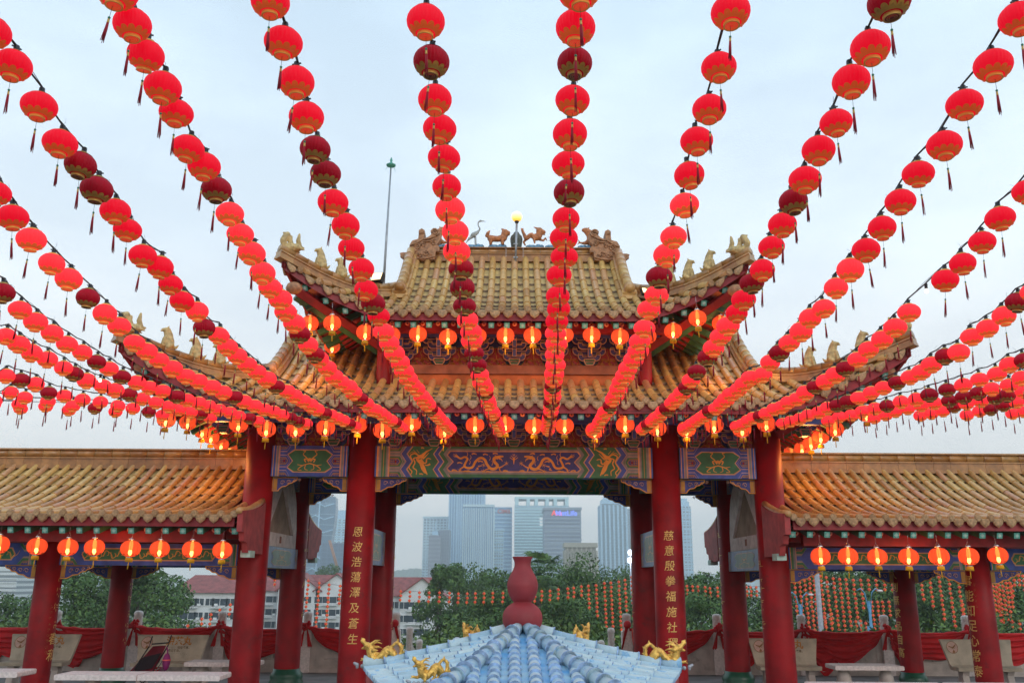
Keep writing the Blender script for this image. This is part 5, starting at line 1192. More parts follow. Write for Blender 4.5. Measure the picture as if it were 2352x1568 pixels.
table(4.85, 7.05, 15.35, .70, 'white stone table in front at the right outer gate column')
table(7.12, 8.95, 15.35, .70, 'white stone table in front, right of its twin')
table(6.6, 8.0, 19.5, .64, 'small white stone table in front of the right gallery rear column')
# stroller ---------------------------------------------------------------
def stroller():
    Ys = 19.0; o = empty('stroller', (at(345, 1560, Ys).x, Ys, 0), 'dark red folded-back stroller behind the long stone table', 'stroller'); ox = o.location.x
    g_ = lambda x, y, d=0.: Vector((at(x, y, Ys+d).x-ox, d, at(x, y, Ys+d).z))
    f = MB()
    for dd, a, b_ in ((-.16, g_(352, 1478), g_(300, 1558)), (.16, g_(382, 1478), g_(335, 1558))):
        f.tube([a+Vector((.03, dd, .16)), a+Vector((0, dd, .04)), a+Vector((-.02, dd, -.04)), b_+Vector((0, dd, 0)), Vector((b_.x-.22, dd, .16))], .013, 8)
        f.tube([Vector((b_.x+.1, dd, .45)), Vector((b_.x+.45, dd, .14))], .012, 8)
    f.tube([g_(356, 1477)+Vector((0, -.16, .0)), g_(382, 1476)+Vector((0, .16, 0))], .014, 8); f.build('frame', M_black, o)
    f = MB(); f.tube([g_(390, 1488, .1), g_(355, 1545, .1)], .010, 8); f.build('strut', M_chrome, o)
    M_st = mat('maroon_cloth', (.14, .004, .015), .8); M_sb = mat('black_cloth', (.012, .006, .01), .85)
    s_ = MB(); vs = []
    A = [g_(352, 1483), g_(383, 1481), g_(345, 1550), g_(288, 1550)]
    for j in range(9):
        t_ = j/8
        for i in range(5):
            q = i/4; L_ = A[0].lerp(A[3], t_); R_ = A[1].lerp(A[2], t_); p = L_.lerp(R_, q); vs.append(p+Vector((0, .05*math.sin(PI*q)+.05*math.sin(PI*t_)-.02, 0)))
    s_.add(vs, [(j*5+i, j*5+i+1, (j+1)*5+i+1, (j+1)*5+i) for j in range(8) for i in range(4)], 0, .5, True); s_.build('seat_cloth', M_st, o)
    s_ = MB(); s_.add([vs[3*5]+Vector((.02, -.03, 0)), vs[2*5+4]+Vector((-.02, -.03, 0)), vs[6*5+4]+Vector((-.04, -.03, 0)), vs[7*5+1]+Vector((0, -.04, 0)), vs[5*5]+Vector((.02, -.04, 0))], [(0, 1, 2, 3, 4)]); s_.build('pocket', M_sb, o)
    for dx in (-.22, .45):
        for dy in (-.18, .18): m_ = MB(); m_.lathe([(.03, -.02), (.085, -.02), (.095, 0), (.085, .02), (.03, .02)], 18, M=Matrix.Translation((A[2].x+dx-.05, dy, .095)) @ Matrix.Rotation(PI/2, 4, 'X')); m_.build('wheel', M_black, o)
    b = MB(); c = g_(384, 1520, -.05)
    b.ball(c+Vector((0, -.05, .02)), .13, 12, 10, 0, (.62, .5, 1.25)); b.ball(c+Vector((.02, -.10, -.05)), .09, 10, 8, 0, (.6, .5, 1.1)); b.tube([c+Vector((0, 0, .16)), g_(383, 1484)], .014, 6)
    b.lathe([(.083, -.012), (.084, .012)], 12, 1, c+Vector((0, -.05, .05))); 
    for k in range(4): b.tube([c+Vector((-.08+.02*k, -.06, -.08)), c+Vector((-.11+.03*k, -.05, -.2))], .006, 5)
    tag(b.build('purple_bag', [mat('purple_cloth', (.22, .01, .12), .7), M_clothp], None, o.location), 'small purple bag hanging from the stroller handle', 'bag')
stroller()

# ------------------------------------------------------------------ blue-tiled pavilion roof with gourd finial
PY = 8.0; AP = at(1200, 1436, PY); PX = AP.x; PZ = AP.z-.02
pav = empty('pavilion', (0, 0, 0), 'small six-sided pavilion with a weathered pale blue tile roof', 'pavilion')
BLT = [(.42, .54, .58), (.55, .63, .63), (.36, .50, .58), (.60, .66, .64)]
M_bt = mat('pale_blue_tile', (.5, .6, .65), .6, tint=[(.38, .55, .63), (.52, .65, .67), (.34, .53, .66), (.56, .68, .68)], var=.10, scale=9, bump=.3, stain=((.13, .36, .62), 9, .56, .7))
M_bp = mat('blue_pan', (.36, .58, .70), .6, var=.12, scale=5, col2=(.10, .36, .68), bump=.3, stain=((.45, .38, .34), 14, .68, .8))
M_bj = mat('tile_joint_blue', (.26, .38, .58), .6, var=.3, scale=20)
HW, HX, HY, DRP = 1.34, .70, 2.5, .36
VV = [Vector((HW, 0, 0)), Vector((HX, HY, 0)), Vector((-HX, HY, 0)), Vector((-HW, 0, 0)), Vector((-HX, -HY, 0)), Vector((HX, -HY, 0))]
def pz(s_): s_ = max(0, min(1, s_)); return DRP*(.66*s_+.34*s_*s_)-DRP      # 0 at the apex, -DRP at the eave
def facet(k):
    A, B = VV[k], VV[(k+1) % 6]; e = (B-A); L_ = e.length; e = e/L_; nin = Vector((-e.y, e.x, 0)); apo = (-A).dot(nin); u0 = (-A).dot(e); return A, e, nin, L_, apo, u0
def roof_z(X, Y):
    q = Vector((X-PX, Y-PY, 0)); s_ = min((q-facet(k)[0]).dot(facet(k)[2])/facet(k)[4] for k in range(6)); return PZ+pz(s_)
for k in range(6):
    A, e, nin, L_, apo, u0 = facet(k)
    def P(u, d):
        cu = 0; w_ = min(u, L_-u)/.3
        return Vector((PX, PY, PZ)) + A + e*u + nin*d + Vector((0, 0, pz(d/apo)+.035*max(0, 1-w_)**2*max(0, 1-d/.5)))
    dm = lambda u: max(0, apo*min(u/u0, (L_-u)/(L_-u0)))
    m = MB(); n = int(L_/.142); us = [L_/2+(i-n/2)*.142 for i in range(n+1)]
    for u in us:
        Dm = min(dm(u)-.05, apo*.90)
        if Dm < .05: continue
        nn = max(1, round(Dm/.17))
        for i in range(nn):
            d0, d1 = Dm*i/nn, Dm*(i+1)/nn; rings = []
            for d, rr, li in ((d0-.006, .050, .010), (d0+.012, .0475, .008), (d1, .041, -.002)):
                c = P(u, max(0, d)); dr = (P(u, max(0, d)+.03)-c).normalized(); nm = e.cross(dr); nm = nm if nm.z > 0 else -nm
                if d < 0: c = c+dr*d
                rings.append([c+e*(rr*math.cos(PI*q/8))+nm*(rr*.95*math.sin(PI*q/8)+li) for q in range(9)])
            m.add([p for r_ in rings for p in r_], [(a*9+q, a*9+q+1, (a+1)*9+q+1, (a+1)*9+q) for a in range(2) for q in range(8)], 0, rnd.random(), True)
            m.add(rings[0], [tuple(range(9))], 2)
    nn = 26
    for i in range(nn):
        d0, d1 = apo*i/nn, apo*(i+1)/nn-.0005; lo = lambda d: u0*d/apo; hi = lambda d: L_-(L_-u0)*d/apo
        a_ = [lo(d0)+(hi(d0)-lo(d0))*j/8 for j in range(9)]; b_ = [lo(d1)+(hi(d1)-lo(d1))*j/8 for j in range(9)]
        m.add([P(x, d0) for x in a_]+[P(x, d1) for x in b_], [(j, j+1, 10+j, 9+j) for j in range(8)], 1, .5, True)
    m.build('roof_facet', [M_bt, M_bp, M_bj], pav)
    ev = MB(); ps_ = [P(L_*j/10, .02)-Vector((0, 0, .012)) for j in range(11)]
    for a_, b_ in zip(ps_, ps_[1:]): ev.add([a_, b_, b_-Vector((0, 0, .10)), a_-Vector((0, 0, .10)), a_+nin*.3-Vector((0, 0, .10)), b_+nin*.3-Vector((0, 0, .10))], [(0, 1, 2, 3), (3, 2, 5, 4)])
    ev.build('eave_board', M_redb, pav)
    hl_ = A.length; nseg = max(5, round(hl_/.19)); hr = MB()
    P_ = [Vector((PX, PY, PZ+.02))+A*(1-t_)+Vector((0, 0, pz(t_)+.035*max(0, 1-t_*6)**2)) for t_ in [.94*j/nseg for j in range(nseg+1)]]
    for i in range(nseg): hr.tube([P_[i]+Vector((0, 0, .018)), P_[i].lerp(P_[i+1], .16)+Vector((0, 0, .018)), P_[i+1]+Vector((0, 0, .014))], [.064, .055, .047], 14, 0, rnd.random()); (hr.tube([P_[i]+Vector((0, 0, .018)), P_[i].lerp(P_[i+1], .05)+Vector((0, 0, .018))], .0665, 14, 1) if i else None)
    hr.build('hip_ridge', [M_bt, M_bj], pav)
    c = MB(); c.lathe([(.07, -.0), (.065, .1), (.065, PZ-.34)], 14, 0, (PX+A.x*.78, PY+A.y*.78, 0)); c.build('post', M_red, pav)
b = MB(); b.lathe([(.75, 0), (.75, .5), (.68, .52), (.01, .52)], 6, 0, (PX, PY, 0), smooth=False, ph=0); b.build('plinth', M_stone, pav)
M_gourd = mat('matt_red_gourd', (.25, .022, .028), .62, var=.12, scale=5, bump=.12, stain=((.07, .02, .02), 9, .66, .85))
kq = at(1245, 1360, PY).x-at(1200, 1360, PY).x; kq /= .166
b = MB(); gp_ = [(.085, 0), (.14, .03), (.163, .075), (.168, .118), (.160, .16), (.135, .20), (.10, .228), (.078, .240), (.080, .25), (.098, .272), (.120, .315), (.131, .368), (.128, .405), (.114, .448), (.092, .488), (.076, .52), (.069, .55), (.072, .58), (.084, .607), (.085, .613), (.080, .617), (.001, .612)]
b.lathe([(max(.001, p.x)*kq, p.z*kq) for p in smoothpath([(r_, 0, z_) for r_, z_ in gp_], 3)], 48, 0, (PX, PY, PZ-.035)); tag(b.build('gourd_finial', M_gourd), 'red gourd-shaped finial standing on top of the blue pavilion roof', 'finial')
# gilded dragons on the corners
def spath(p, n=3): return smoothpath(p, n)
bd = spath([(.20, 0, .10), (.24, 0, .06), (.17, 0, .045), (.13, 0, .12), (.07, 0, .15), (.02, 0, .10), (-.04, 0, .06), (-.09, 0, .10), (-.10, 0, .17)], 3)
chains = [(bd, [.010+.022*min(1, i/10) for i in range(len(bd))]), ([(-.10, 0, .17), (-.13, 0, .19)], [.034, .030]), ([(-.13, 0, .195), (-.185, 0, .235)], [.022, .013]), ([(-.13, 0, .175), (-.18, 0, .165)], [.018, .008]), ([(-.165, 0, .245), (-.19, 0, .262)], [.012, .006]),
    ([(-.10, .015, .20), (-.04, .02, .225), (.01, .02, .21)], [.014, .008, .004]), ([(-.10, -.015, .20), (-.05, -.02, .24), (0, -.02, .245)], [.014, .008, .003]), ([(-.08, .02, .17), (-.03, .02, .18), (.02, .02, .165)], [.02, .010, .003]), ([(-.07, -.02, .15), (-.02, -.02, .15)], [.018, .004]), ([(-.06, 0, .12), (-.01, 0, .125)], [.018, .004]),
    ([(-.07, .02, .08), (-.12, .03, .05), (-.17, .03, .06)], [.022, .013, .012]), ([(-.17, .03, .06), (-.20, .03, .045)], [.008, .003]), ([(-.17, .03, .06), (-.195, .03, .075)], [.008, .003]), ([(-.05, -.02, .07), (-.06, -.03, .02)], [.022, .014]), ([(.10, .02, .12), (.13, .03, .06), (.09, .03, .015)], [.024, .014, .012]), ([(.06, -.02, .12), (.05, -.03, .05), (.02, -.03, .01)], [.022, .012, .012]),
    (spath([(.20, 0, .10), (.21, 0, .18), (.16, 0, .22), (.12, 0, .19)], 3), [.016]*5+[.013]*5), ([(.2, 0, .16), (.235, 0, .2)], [.012, .003]), ([(.21, 0, .12), (.245, 0, .14)], [.012, .003]), ([(.17, 0, .22), (.17, 0, .26)], [.012, .003]), ([(.22, 0, .07), (.25, 0, .05)], [.012, .003])]
for i in range(0, len(bd)-2): chains.append(([bd[i]+Vector((0, 0, .02)), bd[i]+Vector((.008, 0, .046))], [.010, .003]))
chains = [(p_, [q_*1.22 for q_ in r_]) for p_, r_ in chains]
gd_me = sculpt('gold_dragon', chains, .0055, M_goldm)
gc_me = sculpt('silver_cloud', [([(x, 0, .0+.008*(i % 2))], [.016+.005*(i % 3)]) for i, x in enumerate((-.22, -.17, -.12, -.07, -.02, .04, .09, .14))] + [([(-.22, 0, .02), (-.25, 0, .035)], [.018, .014])], .006, mat('grey_cloud', (.36, .38, .42), .5, metal=.3))
def gdragon(p, rz, sc, label):
    o = link('gold_dragon', gd_me); o.location = p; o.rotation_euler = (0, 0, rz); o.scale = (sc,)*3; tag(o, label, 'dragon ornament', 'gilded dragons on the blue roof corners')
    c = link('cloud_base', gc_me, o); c.location = (0, 0, -.008)
def on_roof(x_, y_):
    Y_ = 4.8
    while Y_ < 11:
        p = at(x_, y_, Y_)
        if p.z <= roof_z(p.x, p.y)+.055 and abs(p.x-PX) < HW: return p
        Y_ += .02
    return None
for x_, y_, rz_, sc_, dz_, lab in ((872, 1529, 0, .86, 0, 'gilded dragon facing left on the far left corner of the blue roof'), (1532, 1533, PI, .86, 0, 'gilded dragon facing right on the far right corner of the blue roof'), (985, 1566, .5, .80, 0, 'gilded dragon on the front left slope of the blue roof'),
        (1080, 1482, -1.1, .80, -.03, 'gilded dragon on the rear left hip of the blue roof, seen end on'), (1338, 1482, PI+1.1, .80, -.03, 'gilded dragon on the rear right hip of the blue roof, seen end on')):
    p = at(x_, y_, 8.0) if dz_ == 0 and x_ != 985 else (on_roof(x_, y_) if x_ == 985 else at(x_, y_, 9.4))
    gdragon((p or at(x_, y_, 7.0))+Vector((0, 0, dz_)), rz_, sc_*((p or at(x_, y_, 7.0)).y/8), lab)

# ------------------------------------------------------------------ trees
LEAF = [(.035, .08, .026), (.055, .12, .035), (.09, .17, .045), (.13, .22, .055)]
M_leaf = mat('leaf_dark', (.05, .1, .03), .65, tint=LEAF, var=.2, scale=.8, spec=.25)
M_leafy = mat('leaf_yellowish', (.05, .1, .03), .65, tint=[(.045, .085, .025), (.07, .13, .03), (.11, .18, .04), (.15, .22, .05)], var=.2, scale=.8, spec=.25)
M_bark = mat('bark', (.07, .055, .04), .9, var=.3, scale=4, bump=.5)
def crown(seed, blobs, n, s_):
    r = random.Random(seed); b = MB()
    wts = [bl[3]*bl[4] for bl in blobs]; tot = sum(wts)
    for (cx, cy_, cz, rx, rz), wt in zip(blobs, wts):
        for k in range(int(n*wt/tot)):
            a = r.uniform(0, 2*PI); c = r.uniform(-1, 1); q = r.uniform(.55, 1.05)**.6; sn = math.sqrt(1-c*c)
            p = Vector((cx+rx*q*sn*math.cos(a), cy_+rx*q*sn*math.sin(a), cz+rz*q*c))
            nrm = Vector((sn*math.cos(a), sn*math.sin(a), c+.5)).normalized()+Vector((r.gauss(0, .45), r.gauss(0, .45), r.gauss(0, .45))); nrm.normalize()
            u = nrm.cross(Vector((r.gauss(0, 1), r.gauss(0, 1), r.gauss(0, 1)))).normalized(); v = nrm.cross(u); z = s_*r.uniform(.6, 1.3); tn = max(0, min(1, r.gauss(.5, .24)))
            b.add([p-u*z-v*z*.25, p-v*z*.5, p+u*z-v*z*.1, p+u*z*.3+v*z*.55, p-u*z*.4+v*z*.5], [(0, 1, 2, 3, 4)], 0, tn)
    return b
def blobs_round(seed, h, w, lift=.35, k=16):
    r = random.Random(seed); L_ = []
    for i in range(k):
        a = r.uniform(0, 2*PI); q = math.sqrt(r.random())*w*.62; t_ = r.random(); z = h*(lift+(1-lift)*t_*.9); q *= math.sin(PI*min(1, .18+.8*t_))*.9+.25
        s_ = w*r.uniform(.11, .27); L_.append((q*math.cos(a), q*math.sin(a), z, s_, s_*r.uniform(.6, .95)))
    return L_
def trunk_bm(seed, h, w, blobs, r0):
    r = random.Random(seed); b = MB(); top = (r.uniform(-.03, .03)*h, r.uniform(-.03, .03)*h, h*.8)
    tr = [(0, 0, -2), (0, 0, 0), (top[0]*.4, top[1]*.4, h*.3), (top[0]*.8, top[1]*.8, h*.6), top]; b.tube(tr, [r0*1.4, r0*1.2, r0, r0*.6, r0*.2], 8)
    for i, bl in enumerate(blobs[:11]):
        s_ = r.uniform(.25, .6); b.tube([(top[0]*s_, top[1]*s_, h*s_), ((top[0]*s_+bl[0])/2, (top[1]*s_+bl[1])/2, h*s_*.4+bl[2]*.6-.03*h), (bl[0], bl[1], bl[2])], [r0*.45, r0*.28, r0*.1], 5)
    return b
KINDS = {}
for kn, h, w, lift, k, n, ls, mt, r0 in (('tall_broad', 16, 7.5, .30, 40, 12000, .16, M_leaf, .32), ('slender', 14, 3.6, .25, 26, 6000, .14, M_leaf, .18), ('umbrella', 14, 8, .74, 34, 8000, .15, M_leaf, .26), ('bushy', 9, 9, .05, 36, 13000, .14, M_leafy, .2), ('tall_dense', 19, 7, .12, 46, 16000, .165, M_leaf, .35), ('loose', 15, 8, .35, 30, 6000, .15, M_leaf, .22)):
    bl = blobs_round(hash(kn) % 1 + len(kn)*7, h, w, lift, k)
    KINDS[kn] = (h, crown(len(kn), bl, n, ls).mesh('crown', mt), trunk_bm(len(kn), h, w, bl, r0).mesh('trunk', M_bark))
def tree(kn, x_, ytop, Y, label, sc=None, group='trees below the terrace', wide=1.):
    h, cm, tm = KINDS[kn]; top = at(x_, ytop, Y); zg = gz(Y)-.5; h = max(v.co.z for v in cm.vertices)
    s_ = max(.35, (top.z-zg)/h) if sc is None else sc
    zb = top.z-h*s_*.98
    o = bpy.data.objects.new('tree', None); COL.objects.link(o); o.location = (top.x, Y, zb if sc else zg); o.rotation_euler = (0, 0, rnd.uniform(0, 6.28)); wq = s_*wide if s_ < 1.35 else s_*.85*wide; o.scale = (wq, wq, s_)
    tag(o, label, 'tree', group)
    for nm, me in (('trunk', tm), ('crown', cm)): c = bpy.data.objects.new(nm, me); COL.objects.link(c); c.parent = o
T = [('tall_broad', 20, 1352, 95, 'bushy dark tree at the left photo edge under the gallery beam'), ('bushy', 60, 1395, 70, 'lower rounded tree left of the left gallery column'), ('tall_dense', 180, 1292, 80, 'tall dark tree between the left gallery columns'), ('tall_broad', 235, 1345, 100, 'lighter rounded tree just left of the rear gallery column'), ('tall_dense', 330, 1284, 85, 'tall dense tree right of the left rear gallery column'),
     ('tall_broad', 372, 1300, 105, 'dark tree beside the white apartment block'), ('bushy', 150, 1405, 62, 'low tree behind the left balustrade between the columns'), ('bushy', 355, 1408, 66, 'low tree in front of the white apartment block'), ('bushy', 5, 1410, 60, 'low tree at the left photo edge above the swags'), ('tall_dense', 290, 1290, 130, 'tall tree hidden partly behind the left rear gallery column'),
     ('tall_broad', 755, 1292, 330, 'hazy distant tree clump right of the glass tower'), ('bushy', 790, 1438, 85, 'low green tree beneath the gabled apartment wing'), ('slender', 1012, 1293, 120, 'slender tree, leftmost of the slim ones right of the apartment block'), ('slender', 1047, 1290, 125, 'slender tree in front of the tall striped tower'), ('loose', 1085, 1288, 135, 'loose airy tree under the tall striped tower'), ('tall_broad', 1120, 1304, 150, 'grey-green tree left of the gourd finial'),
     ('tall_broad', 1165, 1300, 110, 'dark flat-branched tree just left of the gourd neck'), ('tall_dense', 1150, 1345, 90, 'dense green tree behind the gourd on the left'), ('umbrella', 1325, 1264, 108, 'umbrella-crowned tree right of the palm'), ('umbrella', 1285, 1285, 118, 'umbrella-crowned tree close behind the palm'), ('bushy', 1345, 1340, 92, 'light green bushy tree under the umbrella-crowned tree'), ('loose', 1408, 1300, 150, 'grey-green airy tree under the blue-grey square tower'),
     ('loose', 1446, 1282, 140, 'airy tree beside the white stadium lights'), ('tall_broad', 1290, 1350, 80, 'dense tree behind the gourd on the right'), ('bushy', 1235, 1392, 74, 'dark bush tree behind the gourd waist'), ('tall_broad', 1410, 1345, 85, 'broad tree left of the inner right column'), ('bushy', 1060, 1400, 66, 'bushy tree below the hanging lantern strands on the left'), ('bushy', 1105, 1432, 50, 'light bush in front of the slope left of the gourd'),
     ('bushy', 1000, 1452, 46, 'bush beside the left end of the stair opening'), ('bushy', 1340, 1428, 48, 'light bush on the slope right of the gourd'), ('bushy', 1400, 1452, 44, 'bush at the right end of the stair opening'), ('tall_broad', 1590, 1308, 95, 'broad tree right of the inner right column'), ('tall_broad', 1640, 1300, 90, 'bright green tree between the right gate columns'), ('tall_dense', 1610, 1355, 75, 'dense tree low between the right gate columns'), ('bushy', 1590, 1420, 55, 'bush above the red swag between the right gate columns'),
     ('bushy', 1735, 1425, 50, 'pale drooping tree left of the outer right column base'), ('tall_broad', 1735, 1340, 88, 'tree seen beside the right plaster gable column'), ('tall_dense', 1850, 1295, 85, 'tall dark tree right of the outer gate column'), ('tall_dense', 1915, 1290, 92, 'tall dark tree behind the dense lantern strands'), ('tall_broad', 1975, 1300, 98, 'dark tree behind the blue street lamp'), ('tall_dense', 2030, 1290, 80, 'tall tree left of the right rear gallery column'), ('tall_broad', 2120, 1285, 88, 'light green tree between the right gallery columns'),
     ('tall_dense', 2180, 1290, 94, 'tall tree left of the right gallery column'), ('tall_broad', 2165, 1340, 76, 'yellowish green tree behind the right lantern strands'), ('bushy', 2170, 1418, 45, 'low rounded tree above the swag between the right gallery columns'), ('tall_dense', 2290, 1285, 86, 'tall tree near the right photo edge'), ('tall_broad', 2340, 1300, 78, 'tree at the right photo edge'), ('bushy', 2300, 1390, 60, 'low tree at the right photo edge above the swags'), ('bushy', 1870, 1440, 60, 'low bush right of the outer gate column'), ('bushy', 1980, 1432, 58, 'low bush beneath the blue street lamp')]
for kn, x_, yt, Y_, lab in T: tree(kn, x_, yt, Y_, lab)
# palm
pt = at(1243, 1252, 100); zb = gz(100); pm = empty('palm_tree', (at(1236, 1400, 100).x, 100, zb), 'tall fan palm rising just right of the gourd finial', 'palm tree'); hh = pt.z-zb
b = MB(); b.tube([(0, 0, -1), (0, 0, hh*.5), (.15, 0, hh-3.2)], [.35, .26, .22], 10); b.build('trunk', M_bark, pm)
b = MB(); r4 = random.Random(4)
for k in range(64):
    a = r4.uniform(0, 2*PI); el = r4.uniform(-1.0, 1.25); c = Vector((.15, 0, hh-3.0)); d = Vector((math.cos(a)*math.cos(el), math.sin(a)*math.cos(el), math.sin(el))); L_ = r4.uniform(1.6, 2.3); tip = c+d*L_
    b.tube([c, tip], .035, 4, 0, .2)
    s_ = d.cross(Vector((0, 0, 1))).normalized(); up = s_.cross(d)
    for q in range(13):
        f_ = -1.25+2.5*q/12; v = (d*math.cos(f_)+s_*math.sin(f_)).normalized(); ln = r4.uniform(1.0, 1.4); m1 = tip+v*ln*.6; e = tip+v*ln-Vector((0, 0, .38))
        w_ = v.cross(up).normalized()*.07; b.add([tip, m1+w_, e, m1-w_], [(0, 1, 2, 3)], 0, r4.random())
b.build('crown', M_leaf, pm)
fw = MB(); r5 = random.Random(8)
q_ = crown(77, [(x, y, gz(y)+3+2*r5.random(), 9, 4.5) for x, y in [(r5.uniform(-1.1, 1.1)*y_, y_) for y_ in [r5.uniform(260, 620) for _ in range(130)]]], 26000, 1.7)
tag(q_.build('distant_wood', M_leaf), 'distant belt of woodland below the city', 'woodland', None, 'stuff')
hl = MB(); 
for (xa, xb, yt, Y_) in ((900, 990, 1306, 2600), (560, 1000, 1312, 3200), (1440, 1800, 1318, 3400)):
    n = 30; pts = []
    for i in range(n+1):
        x = xa+(xb-xa)*i/n; y = yt+12*abs(i/n-.5)+2.2*math.sin(i*1.3)+1.5*math.sin(i*3.1); p = at(x, y, Y_); pts.append(p)
    for a, b_ in zip(pts, pts[1:]):
        hl.add([a, b_, b_+Vector((0, 500, 0)), a+Vector((0, 500, 0)), (a.x, a.y-260, -40), (b_.x, b_.y-260, -40)], [(0, 1, 2, 3), (4, 5, 1, 0)], 0, .5, True)
tag(hl.build('hills', mat('far_hill_green', (.05, .09, .04), .9, var=.3, scale=.02)), 'faint wooded hills on the horizon', kind='structure')

# ------------------------------------------------------------------ city
def facade(name, c_glass, c_band, sx_=0., sz_=0., fin=.3, rough=.35):
    m = bpy.data.materials.new(name); m.use_nodes = True; t = m.node_tree; b = t.nodes['Principled BSDF']; LL = t.links.new; b.inputs['Roughness'].default_value = rough
    co = N(t, 'ShaderNodeTexCoord'); sp = N(t, 'ShaderNodeSeparateXYZ'); LL(co.outputs['Object'], sp.inputs[0]); prev = None
    for ax, per in (('X', sx_), ('Z', sz_)):
        if not per: continue
        d = N(t, 'ShaderNodeMath', operation='DIVIDE'); d.inputs[1].default_value = per; LL(sp.outputs[ax], d.inputs[0]); f = N(t, 'ShaderNodeMath', operation='FRACT'); LL(d.outputs[0], f.inputs[0])
        g_ = N(t, 'ShaderNodeMath', operation='LESS_THAN'); g_.inputs[1].default_value = fin; LL(f.outputs[0], g_.inputs[0])
        if prev: mx_ = N(t, 'ShaderNodeMath', operation='MAXIMUM'); LL(prev.outputs[0], mx_.inputs[0]); LL(g_.outputs[0], mx_.inputs[1]); prev = mx_
        else: prev = g_
    nz_ = N(t, 'ShaderNodeTexNoise'); nz_.inputs['Scale'].default_value = .05; LL(co.outputs['Object'], nz_.inputs['Vector'])
    v = N(t, 'ShaderNodeMix', data_type='RGBA'); v.inputs['A'].default_value = (*[c*.75 for c in c_glass], 1); v.inputs['B'].default_value = (*[c*1.3 for c in c_glass], 1); LL(nz_.outputs['Fac'], v.inputs['Factor'])
    m2 = N(t, 'ShaderNodeMix', data_type='RGBA'); LL(v.outputs['Result'], m2.inputs['A']); m2.inputs['B'].default_value = (*c_band, 1)
    if prev: LL(prev.outputs[0], m2.inputs['Factor'])
    else: m2.inputs['Factor'].default_value = 0
    LL(m2.outputs['Result'], b.inputs['Base Color']); return m
G1, G2, G3, G4 = (.15, .33, .55), (.12, .26, .40), (.08, .16, .28), (.20, .38, .56)  # distant glass colours lightened and blued to carry some of the haze
W1, W2, W3 = (.40, .62, .80), (.52, .76, .88), (.56, .74, .86)  # trim whites shifted to pale cyan, haze put into the colour
def tower(xl, xr, yt, Y, label, mt, top=None, depth=40, yaw=0., wings=(), ribs=0, bands=0, sign=None, group='hazy office towers on the skyline', ribm=None, notch=None):
    pl, pr_ = at(xl, yt, Y), at(xr, yt, Y); w = pr_.x-pl.x; h = pl.z+36; o = empty('office_tower', ((pl.x+pr_.x)/2, Y, -36), label, 'tower', group); o.rotation_euler = (0, 0, yaw)
    b = MB()
    if notch:
        h2 = notch[2]*h; x0, x1 = notch[0]*w-w/2, notch[1]*w-w/2
        b.box(-w/2, 0, 0, w/2, depth, h2); b.box(-w/2, 0, h2, x0, depth, h); b.box(x1, 0, h2, w/2, depth, h); b.box(x0, 0, notch[3]*h, x1, depth, h)
    else: b.box(-w/2, 0, 0, w/2, depth, h)
    b.build('facade', mt, o)
    rm_ = ribm or mat('tower_pale_trim', W1, .5)
    if ribs:
        r_ = MB()
        for i in range(ribs+1): x = -w/2+w*i/ribs; r_.box(x-w*.11/ribs*2, -1.2, 0, x+w*.11/ribs*2, -.02, h-2)
        for i in range(int(depth/w*ribs)): y = depth*i/max(1, int(depth/w*ribs)); r_.box(-w/2-1.0, y-.5, 0, -w/2-.02, y+.5, h-2); r_.box(w/2+.02, y-.5, 0, w/2+1.0, y+.5, h-2)
        r_.build('vertical_fins', rm_, o)
    if bands:
        r_ = MB()
        for i in range(1, bands): z = h*i/bands; r_.box(-w/2-.6, -.7, z-h*.17/bands, w/2+.6, -.02, z+h*.17/bands)
        r_.build('floor_bands', rm_, o)
    c = MB()
    if top == 'slab': c.box(-w/2-1, -1.5, h, w/2+1, depth+1, h+3)
    elif top == 'crown': c.box(-w*.42, 3, h, w*.42, depth-3, h+7); c.box(-w*.30, 5, h+7, w*.30, depth-5, h+12)
    elif top == 'posts':
        c.box(-w/2, 1, h+9, w/2, depth, h+12)
        for x in (-.46, -.25, -.1, .1, .25, .46): c.box(x*w-2.5, 1, h, x*w+2.5, depth, h+9)
    elif top == 'plant': c.box(-w*.25, 4, h, w*.25, depth-4, h+5); c.tube([(0, 8, h+5), (0, 8, h+16)], .5, 5)
    if top: c.build('roof_crown', rm_, o)
    if sign:
        for s_, sz, cx, cz, mt_ in sign:
            vs, fs = glyphs(s_, sz, lambda a, c_: (cx*w+a, -1.6, h*cz+c_), bold=.02*sz); q = MB(); q.add(vs, fs); q.build('sign', mt_, o)
    return o
CT = 1250
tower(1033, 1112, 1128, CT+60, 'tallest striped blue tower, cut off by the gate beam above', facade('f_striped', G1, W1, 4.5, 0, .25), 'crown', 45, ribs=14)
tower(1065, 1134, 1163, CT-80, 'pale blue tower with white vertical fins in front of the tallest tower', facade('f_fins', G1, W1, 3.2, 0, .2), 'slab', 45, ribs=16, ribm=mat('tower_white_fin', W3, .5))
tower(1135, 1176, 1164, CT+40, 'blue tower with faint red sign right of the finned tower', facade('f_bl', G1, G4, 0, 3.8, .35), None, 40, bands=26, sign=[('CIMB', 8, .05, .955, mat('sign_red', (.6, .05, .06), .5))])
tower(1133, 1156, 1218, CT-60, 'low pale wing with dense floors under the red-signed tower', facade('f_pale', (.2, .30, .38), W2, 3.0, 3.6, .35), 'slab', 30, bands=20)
tower(1182, 1307, 1160, CT+20, 'wide pale building with many floor bands and a notched top', facade('f_wide', (.10, .24, .33), W2, 0, 4.0, .4), 'posts', 40, bands=34, ribm=mat('tower_pale_band', W2, .5), notch=(.46, .56, .80, .90))
